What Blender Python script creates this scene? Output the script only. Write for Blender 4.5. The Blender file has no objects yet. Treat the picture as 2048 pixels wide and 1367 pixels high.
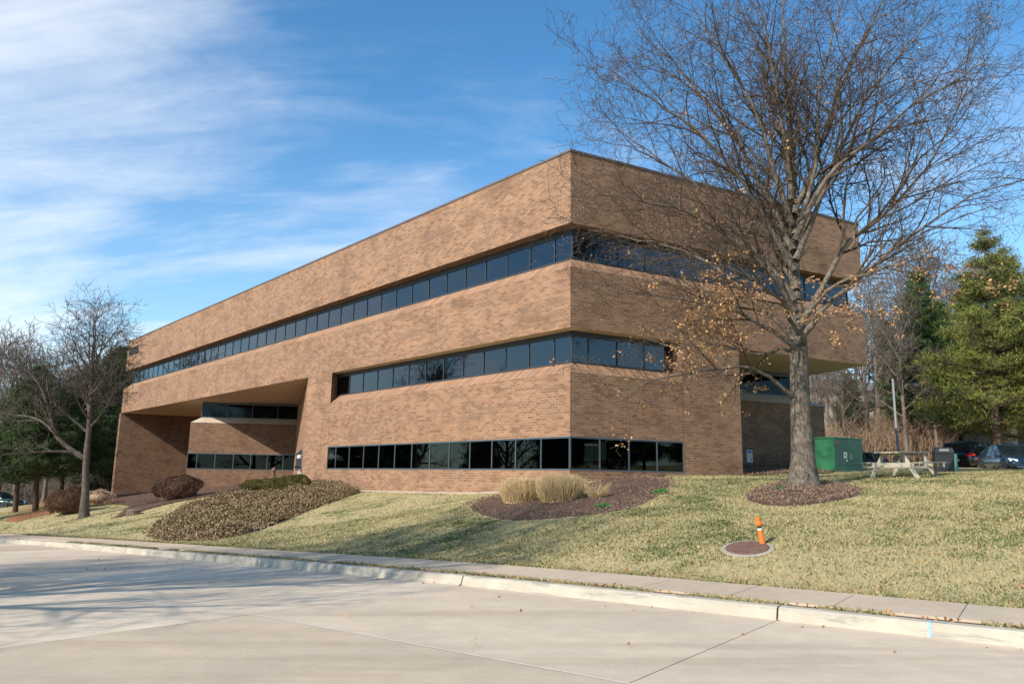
import bpy, math, random
import numpy as np
from mathutils import Vector, Matrix

R_ = math.radians
S = bpy.context.scene
COL = S.collection

# ------------------------------------------------------------------ camera
F_PX = 1517.3; PITCH = .1777; ROLL = .0168
cp, sp, cr, sr = math.cos(PITCH), math.sin(PITCH), math.cos(ROLL), math.sin(ROLL)
cR = np.array([cr, -sr*sp, sr*cp]); cU = np.array([-sr, -cr*sp, cr*cp]); cF = np.array([0, cp, sp])
EYE = np.array([0, 0, 1.6])
cam = bpy.data.cameras.new('camera'); cam.sensor_width = 36; cam.lens = F_PX/2048*36
cam.clip_start = .1; cam.clip_end = 3000
co = bpy.data.objects.new('camera', cam); COL.objects.link(co)
co.matrix_world = Matrix(((cR[0], cU[0], -cF[0], EYE[0]), (cR[1], cU[1], -cF[1], EYE[1]), (cR[2], cU[2], -cF[2], EYE[2]), (0, 0, 0, 1)))
S.camera = co
S.render.resolution_x = 1024; S.render.resolution_y = 683
S.view_settings.view_transform = 'Standard'; S.view_settings.look = 'None'
S.view_settings.exposure = 0.28; S.view_settings.gamma = 1

# ------------------------------------------------------------------ sun + sky
SUN_AZ = 47.0      # shadows travel this many degrees right of straight ahead
SUN_EL = 33.0
SUN_STRENGTH = 4.6
SKY_STRENGTH = .125
sl = bpy.data.lights.new('sun', 'SUN'); sl.energy = SUN_STRENGTH; sl.angle = R_(.53); sl.color = (1, .93, .82)
so = bpy.data.objects.new('sun', sl); COL.objects.link(so)
trav = Vector((math.sin(R_(SUN_AZ))*math.cos(R_(SUN_EL)), math.cos(R_(SUN_AZ))*math.cos(R_(SUN_EL)), -math.sin(R_(SUN_EL))))
so.rotation_euler = (-trav).to_track_quat('Z', 'Y').to_euler(); so.location = (-20, -20, 30)

W = bpy.data.worlds.new('World'); S.world = W; W.use_nodes = True
wn = W.node_tree.nodes; wl = W.node_tree.links; wn.clear()
def N(nt, t, **k):
    n = nt.nodes.new(t)
    for a, b in k.items():
        if a == 'inp':
            for i, v in b.items(): n.inputs[i].default_value = v
        else: setattr(n, a, b)
    return n
nt = W.node_tree
sky = N(nt, 'ShaderNodeTexSky', sky_type='NISHITA', sun_disc=False, sun_elevation=R_(SUN_EL), sun_rotation=R_(180+SUN_AZ), air_density=1.0, dust_density=.3, ozone_density=1.6)
tc = N(nt, 'ShaderNodeTexCoord')
sep = N(nt, 'ShaderNodeSeparateXYZ'); wl.new(tc.outputs['Generated'], sep.inputs[0])
def M(nt, op, a, b=None, c=None, clamp=False):
    n = nt.nodes.new('ShaderNodeMath'); n.operation = op; n.use_clamp = clamp
    for i, v in enumerate((a, b, c)):
        if v is None: continue
        if isinstance(v, (int, float)): n.inputs[i].default_value = v
        else: nt.links.new(v, n.inputs[i])
    return n.outputs[0]
def MR(nt, v, a, b, c=0, d=1):
    n = nt.nodes.new('ShaderNodeMapRange'); n.interpolation_type = 'SMOOTHSTEP'; nt.links.new(v, n.inputs[0])
    for i, x in enumerate((a, b, c, d)): n.inputs[i+1].default_value = x
    return n.outputs[0]
zz = M(nt, 'ADD', M(nt, 'MAXIMUM', sep.outputs[2], 0), .30)
px = M(nt, 'DIVIDE', sep.outputs[0], zz); py = M(nt, 'DIVIDE', sep.outputs[1], zz)
cmb = N(nt, 'ShaderNodeCombineXYZ'); wl.new(px, cmb.inputs[0]); wl.new(py, cmb.inputs[1])
mp = N(nt, 'ShaderNodeMapping'); wl.new(cmb.outputs[0], mp.inputs[0]); mp.inputs['Rotation'].default_value = (0, 0, R_(32)); mp.inputs['Scale'].default_value = (.75, 1.25, 1)
n1 = N(nt, 'ShaderNodeTexNoise', inp={'Scale': 1.25, 'Detail': 10, 'Roughness': .60, 'Distortion': .55}); wl.new(mp.outputs[0], n1.inputs['Vector'])
mp2 = N(nt, 'ShaderNodeMapping'); wl.new(cmb.outputs[0], mp2.inputs[0]); mp2.inputs['Rotation'].default_value = (0, 0, R_(40)); mp2.inputs['Scale'].default_value = (.8, 2.6, 1)
n2 = N(nt, 'ShaderNodeTexNoise', inp={'Scale': 2.2, 'Detail': 8, 'Roughness': .6, 'Distortion': .5}); wl.new(mp2.outputs[0], n2.inputs['Vector'])
n3 = N(nt, 'ShaderNodeTexNoise', inp={'Scale': .5, 'Detail': 3, 'Roughness': .5}); wl.new(cmb.outputs[0], n3.inputs['Vector'])
mask = MR(nt, sep.outputs[0], -.42, .42, .82, .30)     # more cirrus to the left of the building
low = MR(nt, sep.outputs[2], .0, .5, .25, 0)
base_ = M(nt, 'ADD', M(nt, 'MULTIPLY', n1.outputs[0], .60), M(nt, 'MULTIPLY', n2.outputs[0], .46))
base_ = M(nt, 'ADD', base_, M(nt, 'MULTIPLY', M(nt, 'SUBTRACT', n3.outputs[0], .5), .35))
base_ = M(nt, 'SUBTRACT', base_, MR(nt, sep.outputs[2], .38, .68, 0, .11))
dens = MR(nt, M(nt, 'ADD', base_, M(nt, 'MULTIPLY', M(nt, 'SUBTRACT', mask, .5), .24)), .43, .83, 0, 1)
dens = M(nt, 'MULTIPLY', dens, .80, clamp=True)
dens = M(nt, 'MAXIMUM', dens, low)
mx = N(nt, 'ShaderNodeMixRGB'); wl.new(dens, mx.inputs[0])
hs = N(nt, 'ShaderNodeHueSaturation', inp={'Saturation': 1.18, 'Value': 1.12}); wl.new(sky.outputs[0], hs.inputs['Color'])
tn = N(nt, 'ShaderNodeMixRGB', blend_type='MULTIPLY'); tn.inputs[0].default_value = 1; tn.inputs[2].default_value = (.82, 1.19, 1.27, 1); wl.new(hs.outputs[0], tn.inputs[1]); wl.new(tn.outputs[0], mx.inputs[1]); mx.inputs[2].default_value = (7.2, 7.5, 7.9, 1)
bg = N(nt, 'ShaderNodeBackground'); bg.inputs[1].default_value = SKY_STRENGTH; wl.new(mx.outputs[0], bg.inputs[0])
wo = N(nt, 'ShaderNodeOutputWorld'); wl.new(bg.outputs[0], wo.inputs[0])

# ------------------------------------------------------------------ geometry helpers
rng = np.random.default_rng(7)
def ray(u, v): return cF + cR*(u-1024)/F_PX - cU*(v-683.5)/F_PX
def at(u, v, D):
    d = ray(u, v); return EYE + d*D/d[1]
def uvpl(u, v, o, n):
    d = ray(u, v); t = ((np.array(o)[:2]-EYE[:2])@n)/(d[:2]@n); return EYE+d*t

def mesh_raw(name, V, Fs, mats=(), fm=None, smooth=False, uv=None):
    """V (n,3); Fs list of int arrays (k,m) of equal-size faces."""
    me = bpy.data.meshes.new(name)
    V = np.asarray(V, np.float32)
    me.vertices.add(len(V)); me.vertices.foreach_set('co', V.ravel())
    Fs = [np.asarray(f, np.int32) for f in Fs if len(f)]
    loops = np.concatenate([f.ravel() for f in Fs]); cnt = np.concatenate([np.full(len(f), f.shape[1], np.int32) for f in Fs])
    me.loops.add(len(loops)); me.loops.foreach_set('vertex_index', loops)
    me.polygons.add(len(cnt)); st = np.concatenate([[0], np.cumsum(cnt)[:-1]]).astype(np.int32)
    me.polygons.foreach_set('loop_start', st); me.polygons.foreach_set('loop_total', cnt)
    if fm is not None: me.polygons.foreach_set('material_index', np.asarray(fm, np.int32))
    me.polygons.foreach_set('use_smooth', np.full(len(cnt), smooth))
    if uv is not None:
        l = me.uv_layers.new(name='UVMap'); l.data.foreach_set('uv', np.asarray(uv, np.float32).ravel())
    me.update(calc_edges=True)
    for m in mats: me.materials.append(m)
    return me
def link(name, me, parent=None):
    o = bpy.data.objects.new(name, me); COL.objects.link(o)
    if parent: o.parent = parent
    return o
def empty(name, loc=(0, 0, 0), rz=0):
    o = bpy.data.objects.new(name, None); COL.objects.link(o); o.location = loc; o.rotation_euler = (0, 0, rz); o.empty_display_size = .2
    return o
def tag(o, label=None, cat=None, group=None, kind=None):
    if label: o['label'] = label
    if cat: o['category'] = cat
    if group: o['group'] = group
    if kind: o['kind'] = kind
    return o
class MB:
    """collects quads / boxes / tubes into one mesh"""
    def __init__(s): s.v = []; s.f = []; s.uv = []; s.m = []; s.mi = 0
    def face(s, pts, uv=None):
        b = len(s.v); s.v += [tuple(map(float, p)) for p in pts]; s.f.append(tuple(range(b, b+len(pts))))
        s.uv += list(uv) if uv is not None else [(0, 0)]*len(pts); s.m.append(s.mi)
    def wall(s, a, b, z0, z1, u0=0.0, flip=False, zb=None):
        """vertical quad between plan points a and b"""
        L = math.hypot(b[0]-a[0], b[1]-a[1]); z1b = z1 if zb is None else zb
        p = [(a[0], a[1], z0), (b[0], b[1], z0), (b[0], b[1], z1b), (a[0], a[1], z1)]; q = [(u0, z0), (u0+L, z0), (u0+L, z1b), (u0, z1)]
        if flip: p = p[::-1]; q = q[::-1]
        s.face(p, q)
    def box(s, c, size, rz=0, rot=None):
        hx, hy, hz = size[0]/2, size[1]/2, size[2]/2
        Mt = rot if rot is not None else Matrix.Rotation(rz, 3, 'Z')
        P = [Vector(c)+Mt@Vector((x*hx, y*hy, z*hz)) for z in (-1, 1) for x, y in ((-1, -1), (1, -1), (1, 1), (-1, 1))]
        for q in ((3, 2, 1, 0), (4, 5, 6, 7), (0, 1, 5, 4), (1, 2, 6, 5), (2, 3, 7, 6), (3, 0, 4, 7)): s.face([P[i] for i in q])
    def prism(s, poly, z0, z1):
        n = len(poly)
        s.face([(p[0], p[1], z1) for p in poly], [(p[0], p[1]) for p in poly]); s.face([(p[0], p[1], z0) for p in poly][::-1], [(p[0], p[1]) for p in poly][::-1])
        u = 0
        for i in range(n): s.wall(poly[i], poly[(i+1) % n], z0, z1, u); u += math.dist(poly[i][:2], poly[(i+1) % n][:2])
    def loft(s, secs, cap=True):
        """secs: list of rings with the same number of points"""
        n = len(secs[0])
        for a, b in zip(secs[:-1], secs[1:]):
            for i in range(n): j = (i+1) % n; s.face([a[i], a[j], b[j], b[i]])
        if cap: s.face(list(secs[0])[::-1]); s.face(list(secs[-1]))
    def lathe(s, c, prof, n=20, axis=None):
        """prof: list of (radius, height)"""
        Q = axis.to_track_quat('Z', 'Y').to_matrix() if axis is not None else Matrix.Identity(3)
        s.loft([[Vector(c)+Q@Vector((r*math.cos(2*math.pi*i/n), r*math.sin(2*math.pi*i/n), h)) for i in range(n)] for r, h in prof])
    def cyl(s, a, b, r0, r1=None, n=12):
        a, b = Vector(a), Vector(b); s.lathe(a, [(r0, 0), (r0 if r1 is None else r1, (b-a).length)], n, (b-a))
    def build(s, name, mats, parent=None, smooth=False, bevel=0, weld=False):
        me = bpy.data.meshes.new(name); me.from_pydata(s.v, [], s.f)
        l = me.uv_layers.new(name='UVMap'); l.data.foreach_set('uv', np.array(s.uv, np.float32).ravel())
        if not isinstance(mats, (list, tuple)): mats = [mats]
        for m in mats: me.materials.append(m)
        me.polygons.foreach_set('material_index', s.m)
        if bevel or weld or smooth:
            import bmesh
            bm = bmesh.new(); bm.from_mesh(me); bmesh.ops.remove_doubles(bm, verts=bm.verts, dist=1e-5)
            bmesh.ops.recalc_face_normals(bm, faces=bm.faces)
            bm.to_mesh(me); bm.free()
        if smooth: me.polygons.foreach_set('use_smooth', [True]*len(me.polygons))
        me.update(); o = link(name, me, parent)
        if bevel:
            b = o.modifiers.new('bevel', 'BEVEL'); b.width = bevel; b.segments = 2; b.limit_method = 'ANGLE'
        return o

# ------------------------------------------------------------------ materials
def mat(name):
    m = bpy.data.materials.new(name); m.use_nodes = True
    b = m.node_tree.nodes['Principled BSDF']; return m, m.node_tree, b
def setc(b, col, rough=.8, metal=0, spec=None):
    b.inputs['Base Color'].default_value = (*col, 1); b.inputs['Roughness'].default_value = rough; b.inputs['Metallic'].default_value = metal
    if spec is not None: b.inputs['Specular IOR Level'].default_value = spec
def plain(name, col, rough=.7, metal=0, spec=None, var=.12, scale=6, bump=0):
    """simple surface with soft tonal variation"""
    m, nt, b = mat(name); setc(b, col, rough, metal, spec)
    g = N(nt, 'ShaderNodeNewGeometry') if False else N(nt, 'ShaderNodeTexCoord')
    n = N(nt, 'ShaderNodeTexNoise', inp={'Scale': scale, 'Detail': 5, 'Roughness': .6}); nt.links.new(g.outputs['Object'], n.inputs['Vector'])
    r = N(nt, 'ShaderNodeValToRGB'); e = r.color_ramp.elements
    e[0].position = .3; e[1].position = .7
    e[0].color = (*[c*(1-var) for c in col], 1); e[1].color = (*[min(1, c*(1+var)) for c in col], 1)
    nt.links.new(n.outputs[0], r.inputs[0]); nt.links.new(r.outputs[0], b.inputs['Base Color'])
    if bump:
        bn = N(nt, 'ShaderNodeBump', inp={'Strength': bump, 'Distance': .02}); nt.links.new(n.outputs[0], bn.inputs['Height']); nt.links.new(bn.outputs[0], b.inputs['Normal'])
    return m
def ramp(nt, src, stops):
    r = N(nt, 'ShaderNodeValToRGB'); e = r.color_ramp.elements
    while len(e) < len(stops): e.new(.5)
    for i, (p, c) in enumerate(stops): e[i].position = p; e[i].color = (*c, 1)
    nt.links.new(src, r.inputs[0]); return r.outputs[0]
def noise(nt, vec, scale, detail=4, rough=.55, dist=0):
    n = N(nt, 'ShaderNodeTexNoise', inp={'Scale': scale, 'Detail': detail, 'Roughness': rough, 'Distortion': dist})
    if vec is not None: nt.links.new(vec, n.inputs['Vector'])
    return n.outputs[0]
def mixc(nt, f, a, b, mode='MIX'):
    n = N(nt, 'ShaderNodeMixRGB', blend_type=mode)
    for i, v in enumerate((f, a, b)):
        if isinstance(v, (int, float)): n.inputs[i].default_value = v
        elif isinstance(v, tuple): n.inputs[i].default_value = (*v, 1)
        else: nt.links.new(v, n.inputs[i])
    return n.outputs[0]

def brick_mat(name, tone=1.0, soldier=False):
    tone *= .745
    m, nt, b = mat(name); b.inputs['Roughness'].default_value = .85; b.inputs['Specular IOR Level'].default_value = .25
    uv = N(nt, 'ShaderNodeUVMap'); uv.uv_map = 'UVMap'; vec = uv.outputs[0]
    bw, rh, ms = (.305, .1016, .010) if not soldier else (.108, 3.0, .010)
    def bt(c1, c2, mo, bias=0):
        k = N(nt, 'ShaderNodeTexBrick', offset=.5, inp={'Scale': 1, 'Mortar Size': ms, 'Mortar Smooth': .15, 'Bias': bias, 'Brick Width': bw, 'Row Height': rh})
        nt.links.new(vec, k.inputs['Vector'])
        for i, c in zip(('Color1', 'Color2', 'Mortar'), (c1, c2, mo)): k.inputs[i].default_value = (*c, 1)
        return k
    rnd = bt((0, 0, 0), (1, 1, 1), (0, 0, 0))
    body = ramp(nt, rnd.outputs[0], [(0, tuple(tone*x for x in (.27, .146, .084))), (.45, tuple(tone*x for x in (.41, .222, .126))), (1, tuple(tone*x for x in (.50, .284, .166)))])
    if not soldier:
        an = N(nt, 'ShaderNodeMapping'); nt.links.new(vec, an.inputs[0]); an.inputs['Scale'].default_value = (.42, 1.25, 1)
        pn = noise(nt, an.outputs[0], .7, 4, .6); pn2 = noise(nt, an.outputs[0], 2.2, 3, .5)
        patch = M(nt, 'ADD', M(nt, 'MULTIPLY', pn, .8), M(nt, 'MULTIPLY', pn2, .5))
        th = MR(nt, patch, .60, .84, 1.0, .42)
        dark = MR(nt, M(nt, 'SUBTRACT', rnd.outputs[0], th), -.04, .04)
        body = mixc(nt, M(nt, 'MULTIPLY', dark, .60), body, tuple(tone*x for x in (.17, .11, .082)))
    big = noise(nt, vec, .22, 4, .6)
    body = mixc(nt, 1.0, body, ramp(nt, big, [(.3, (.93, .92, .92)), (.7, (1.05, 1.04, 1.02))]), 'MULTIPLY')
    fine = noise(nt, vec, 45, 3, .6)
    body = mixc(nt, 1.0, body, ramp(nt, fine, [(.3, (.88, .88, .88)), (.7, (1.1, 1.1, 1.1))]), 'MULTIPLY')
    mn = noise(nt, vec, .6, 4, .65)
    mort = ramp(nt, mn, [(.36, tuple(tone*x for x in (.22, .14, .098))), (.52, tuple(tone*x for x in (.54, .36, .25)))])
    col = mixc(nt, rnd.outputs['Fac'], body, mort)
    if not soldier:
        # long soft weather streaks, darkening some courses
        mpn = N(nt, 'ShaderNodeMapping'); nt.links.new(vec, mpn.inputs[0]); mpn.inputs['Scale'].default_value = (.35, 2.6, 1)
        stn = noise(nt, mpn.outputs[0], 1.1, 5, .7)
        col = mixc(nt, 1.0, col, ramp(nt, stn, [(.34, (.90, .90, .91)), (.55, (1, 1, 1))]), 'MULTIPLY')
    nt.links.new(col, b.inputs['Base Color'])
    bp = N(nt, 'ShaderNodeBump', inp={'Strength': .35, 'Distance': .008}); h = M(nt, 'SUBTRACT', M(nt, 'MULTIPLY', fine, .4), rnd.outputs['Fac']); nt.links.new(h, bp.inputs['Height']); nt.links.new(bp.outputs[0], b.inputs['Normal'])
    return m
m_brick = brick_mat('brown_brick')
m_brick_shade = brick_mat('shaded_brown_brick', .72)  # darker copy of the wall brick, shade of recesses and undersides in its colour
m_sill = brick_mat('soldier_brick_sill', 1.08, True)
m_soffit = plain('soffit_plaster', (.58, .44, .28), .9, var=.06, scale=1.5)
m_roof = plain('roof_membrane', (.35, .34, .32), .9)
m_coping = plain('coping_metal', (.16, .12, .11), .45, .3, var=.1)
m_frame = plain('bronze_grey_frame', (.10, .125, .15), .4, .4, var=.1)
m_frame_dark = plain('dark_window_frame', (.045, .052, .06), .5, .2, var=.1)
m_int_dark = plain('interior_dark', (.05, .05, .052), .9)
m_int = plain('interior_ceiling', (.10, .10, .105), .9)
m_blind = plain('grey_roller_blind', (.10, .115, .12), .9, var=.05)
m_blind_pale = plain('pale_blind', (.42, .46, .47), .9, var=.05)
m_black = plain('black_metal', (.012, .012, .013), .5)
def glass_mat(name, tint=(.85, .92, 1), trans=.32, ior=2.0):
    m, nt, b = mat(name); nt.nodes.remove(b); out = [n for n in nt.nodes if n.type == 'OUTPUT_MATERIAL'][0]
    g = N(nt, 'ShaderNodeBsdfGlossy', inp={'Roughness': .01}); g.inputs[0].default_value = (*tint, 1)
    t = N(nt, 'ShaderNodeBsdfTransparent'); t.inputs[0].default_value = (trans*.85, trans*.95, trans, 1)
    fr = N(nt, 'ShaderNodeFresnel', inp={'IOR': ior}); mxs = N(nt, 'ShaderNodeMixShader')
    tc = N(nt, 'ShaderNodeTexCoord'); nz = noise(nt, tc.outputs['Object'], .35, 1)
    bp = N(nt, 'ShaderNodeBump', inp={'Strength': .06, 'Distance': .02}); nt.links.new(nz, bp.inputs['Height']); nt.links.new(bp.outputs[0], g.inputs['Normal'])
    nt.links.new(fr.outputs[0], mxs.inputs[0]); nt.links.new(t.outputs[0], mxs.inputs[1]); nt.links.new(g.outputs[0], mxs.inputs[2]); nt.links.new(mxs.outputs[0], out.inputs[0])
    return m
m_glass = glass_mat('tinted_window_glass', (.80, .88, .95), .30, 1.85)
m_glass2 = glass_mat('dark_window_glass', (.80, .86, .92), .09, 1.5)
m_glass3 = glass_mat('shaded_window_glass', (.42, .46, .52), .07, 1.45)  # darker copy of the window glass, reflections in the recesses dimmed by its tint
m_light, nt_, b_ = mat('ceiling_light_lamp'); setc(b_, (.9, .85, .7)); b_.inputs['Emission Color'].default_value = (1, .86, .62, 1); b_.inputs['Emission Strength'].default_value = 10.0

def concrete(name, col, sc=1.0, stain=(.80, .70, .58), road=0):
    m, nt, b = mat(name); b.inputs['Roughness'].default_value = .88; b.inputs['Specular IOR Level'].default_value = .25
    tc = N(nt, 'ShaderNodeTexCoord'); v = tc.outputs['Object']
    a = noise(nt, v, .35*sc, 6, .65, .6); c = noise(nt, v, 3.2*sc, 5, .6); f = noise(nt, v, 60*sc, 4, .7)
    k = ramp(nt, a, [(.3, tuple(x*.86 for x in col)), (.7, tuple(min(1, x*1.08) for x in col))])
    k = mixc(nt, 1.0, k, ramp(nt, c, [(.3, (.93, .925, .92)), (.7, (1.05, 1.05, 1.05))]), 'MULTIPLY')
    k = mixc(nt, 1.0, k, ramp(nt, f, [(.3, (.87, .87, .87)), (.7, (1.09, 1.09, 1.09))]), 'MULTIPLY')
    s = noise(nt, v, .8*sc, 5, .75, 1.2)
    k = mixc(nt, MR(nt, s, .60, .78, 0, .5), k, tuple(x*y for x, y in zip(col, stain)))
    if road:   # tyre-polished lanes, drips and broom marks running along the road
        mr_ = N(nt, 'ShaderNodeMapping'); nt.links.new(v, mr_.inputs[0]); mr_.inputs['Rotation'].default_value = (0, 0, R_(44)); mr_.inputs['Scale'].default_value = (.10, 1.5, 1)
        t1 = noise(nt, mr_.outputs[0], 1.2, 5, .65, .3); k = mixc(nt, 1.0, k, ramp(nt, t1, [(.34, (.86, .845, .825)), (.52, (1, 1, 1)), (.7, (1.05, 1.05, 1.04))]), 'MULTIPLY')
        if road == 2:   # grey tyre scuffs and damp stains along the kerb
            ms = N(nt, 'ShaderNodeMapping'); nt.links.new(v, ms.inputs[0]); ms.inputs['Rotation'].default_value = (0, 0, R_(42)); ms.inputs['Scale'].default_value = (.35, 1, 7)
            k = mixc(nt, MR(nt, noise(nt, ms.outputs[0], 1.5, 6, .72, .5), .50, .66, 0, .62), k, (.20, .195, .185))
        m2 = N(nt, 'ShaderNodeMapping'); nt.links.new(v, m2.inputs[0]); m2.inputs['Rotation'].default_value = (0, 0, R_(-20)); m2.inputs['Scale'].default_value = (.12, 1.1, 1)
        t2 = noise(nt, m2.outputs[0], 1.6, 6, .7, .8); k = mixc(nt, MR(nt, t2, .56, .74, 0, .40), k, tuple(x*y for x, y in zip(col, (.95, .80, .62))))
        t3 = noise(nt, v, 1.3, 7, .75, .4); k = mixc(nt, MR(nt, t3, .60, .72, 0, .35), k, tuple(x*.66 for x in col))
        v2_ = N(nt, 'ShaderNodeTexVoronoi', feature='DISTANCE_TO_EDGE', inp={'Scale': .33}); dv = N(nt, 'ShaderNodeVectorMath', operation='ADD'); nt.links.new(v, dv.inputs[0]); nc = N(nt, 'ShaderNodeTexNoise', inp={'Scale': 1.5, 'Detail': 6}); nt.links.new(v, nc.inputs['Vector']); nt.links.new(nc.outputs['Color'], dv.inputs[1]); nt.links.new(dv.outputs[0], v2_.inputs['Vector'])
        ck = M(nt, 'MULTIPLY', MR(nt, v2_.outputs['Distance'], .0012, .004, .55, 0), MR(nt, noise(nt, v, .22, 2), .55, .62)); k = mixc(nt, ck, k, tuple(x*.45 for x in col))
    vo = N(nt, 'ShaderNodeTexVoronoi', inp={'Scale': 2.6*sc}); nt.links.new(v, vo.inputs['Vector'])
    sp_ = MR(nt, vo.outputs['Distance'], .018, .032, .55, 0); k = mixc(nt, sp_, k, (.07, .06, .05))
    nt.links.new(k, b.inputs['Base Color'])
    bp = N(nt, 'ShaderNodeBump', inp={'Strength': .25, 'Distance': .006}); nt.links.new(f, bp.inputs['Height']); nt.links.new(bp.outputs[0], b.inputs['Normal'])
    return m
m_slabs = [concrete('concrete_slab_a', (.62, .498, .368), 1, road=1), concrete('concrete_slab_b', (.68, .56, .42), 1.15, (.90, .72, .50), road=1), concrete('concrete_slab_c', (.56, .445, .325), .9, road=1), concrete('concrete_slab_d', (.65, .528, .395), 1.3, road=1)]
m_joint = plain('joint_sealant', (.26, .21, .165), .9)
m_joint_pale = plain('pale_joint_sealant', (.70, .64, .56), .8)
m_kerb = concrete('kerb_concrete', (.50, .44, .355), 1.6, (.40, .39, .38), road=2)
m_walk = concrete('sidewalk_concrete', (.56, .44, .315), 1.6)
m_asph = plain('asphalt', (.09, .088, .085), .9)

def ground_mat():
    m, nt, b = mat('lawn_soil'); b.inputs['Roughness'].default_value = 1; b.inputs['Specular IOR Level'].default_value = .1
    tc = N(nt, 'ShaderNodeTexCoord'); v = tc.outputs['Object']
    return m, nt, b, v
def grass_colour(nt, v, blade):
    big = noise(nt, v, .42, 6, .72, .6); mid = noise(nt, v, 2.6, 4, .65); fine = noise(nt, v, 40 if blade else 28, 3, .75)
    t = M(nt, 'ADD', M(nt, 'ADD', M(nt, 'MULTIPLY', big, .95), M(nt, 'MULTIPLY', mid, .34)), M(nt, 'MULTIPLY', fine, .85))
    if blade:
        wn_ = N(nt, 'ShaderNodeTexWhiteNoise', noise_dimensions='3D'); sn = N(nt, 'ShaderNodeVectorMath', operation='SNAP'); sn.inputs[1].default_value = (.03, .03, 3); nt.links.new(v, sn.inputs[0]); nt.links.new(sn.outputs[0], wn_.inputs['Vector'])
        t = M(nt, 'ADD', M(nt, 'MULTIPLY', t, .8), M(nt, 'MULTIPLY', wn_.outputs[0], .36))
    return ramp(nt, t, [(.90, (.068, .100, .028)), (1.02, (.150, .172, .052)), (1.14, (.262, .245, .098)), (1.34, (.47, .385, .205))])
m_grass_soil, nt_, b_, v_ = ground_mat()
gc = grass_colour(nt_, v_, False)
# brown woodland floor beyond the lawn, asphalt-coloured soil hidden below the road
sepp = N(nt_, 'ShaderNodeSeparateXYZ'); nt_.links.new(v_, sepp.inputs[0])
wob = noise(nt_, v_, .3, 4); d1 = M(nt_, 'ADD', sepp.outputs[1], M(nt_, 'MULTIPLY', wob, 6))
lf = noise(nt_, v_, 9, 5, .7); leafc = ramp(nt_, lf, [(.3, (.10, .055, .03)), (.55, (.30, .165, .085)), (.75, (.45, .27, .14))])
far_mask = MR(nt_, d1, 47, 52)
left_mask = MR(nt_, M(nt_, 'ADD', sepp.outputs[0], M(nt_, 'MULTIPLY', sepp.outputs[1], .62)), -3, 2, 0, 1)
gc = mixc(nt_, M(nt_, 'MULTIPLY', far_mask, left_mask), gc, leafc)
far2 = MR(nt_, d1, 78, 86); gc = mixc(nt_, far2, gc, leafc)
nt_.links.new(gc, b_.inputs['Base Color'])
bp = N(nt_, 'ShaderNodeBump', inp={'Strength': .8, 'Distance': .03}); nt_.links.new(noise(nt_, v_, 30, 4, .7), bp.inputs['Height']); nt_.links.new(bp.outputs[0], b_.inputs['Normal'])
m_blade, nt_, b_, v_ = ground_mat(); m_blade.name = 'grass_blade'
nt_.links.new(grass_colour(nt_, v_, True), b_.inputs['Base Color'])
def chip_mat(name, stops, scale=60, rough=.9):
    m, nt, b = mat(name); b.inputs['Roughness'].default_value = rough; b.inputs['Specular IOR Level'].default_value = .15
    tc = N(nt, 'ShaderNodeTexCoord')
    nt.links.new(ramp(nt, noise(nt, tc.outputs['Object'], scale, 2, .8), stops), b.inputs['Base Color']); return m
m_mulch = chip_mat('dark_mulch', [(.3, (.05, .028, .02)), (.5, (.115, .068, .048)), (.7, (.22, .14, .10))], 28)
m_chip = chip_mat('mulch_chip', [(.38, (.075, .042, .03)), (.5, (.19, .12, .085)), (.60, (.46, .32, .22))], 22)
m_cover = chip_mat('groundcover_leaf', [(.38, (.045, .03, .013)), (.5, (.21, .145, .07)), (.60, (.52, .39, .22))], 17, .5)
m_redshrub = chip_mat('russet_shrub_leaf', [(.36, (.05, .028, .018)), (.5, (.13, .07, .042)), (.62, (.28, .155, .09))], 18, .6)
m_yew = chip_mat('low_evergreen_leaf', [(.36, (.03, .035, .01)), (.5, (.10, .095, .025)), (.64, (.20, .15, .05))], 40, .6)
m_straw = chip_mat('straw_grass', [(.36, (.26, .16, .065)), (.5, (.66, .47, .24)), (.64, (.80, .64, .39))], 30, .6)
m_dryleaf = chip_mat('dry_oak_leaf', [(.36, (.20, .085, .035)), (.5, (.42, .225, .095)), (.64, (.60, .38, .19))], 12, .6)
m_gall = plain('twig_bud', (.48, .33, .22), .6)
m_brush = chip_mat('brush_stem', [(.36, (.28, .18, .12)), (.5, (.46, .33, .225)), (.64, (.62, .47, .34))], 8)
def bark(name, c0, c1, c2):
    m, nt, b = mat(name); b.inputs['Roughness'].default_value = .95; b.inputs['Specular IOR Level'].default_value = .1
    tc = N(nt, 'ShaderNodeTexCoord'); mpn = N(nt, 'ShaderNodeMapping'); nt.links.new(tc.outputs['Object'], mpn.inputs[0]); mpn.inputs['Scale'].default_value = (1, 1, .22)
    a = noise(nt, mpn.outputs[0], 22, 6, .7, .5); p = noise(nt, tc.outputs['Object'], 3.5, 5, .65)
    t = M(nt, 'ADD', M(nt, 'MULTIPLY', a, .6), M(nt, 'MULTIPLY', p, .4))
    nt.links.new(ramp(nt, t, [(.36, c0), (.5, c1), (.62, c2)]), b.inputs['Base Color'])
    bp = N(nt, 'ShaderNodeBump', inp={'Strength': .9, 'Distance': .03}); nt.links.new(a, bp.inputs['Height']); nt.links.new(bp.outputs[0], b.inputs['Normal']); return m
m_bark = bark('oak_bark', (.06, .045, .034), (.15, .12, .092), (.29, .24, .19))
m_twig = bark('twig_bark', (.055, .037, .027), (.105, .074, .054), (.18, .135, .10))
m_bark_grey = bark('grey_bark', (.055, .043, .035), (.12, .096, .078), (.20, .165, .138))
m_bark_far = bark('far_bark', (.10, .078, .062), (.17, .135, .108), (.26, .21, .17))
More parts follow.
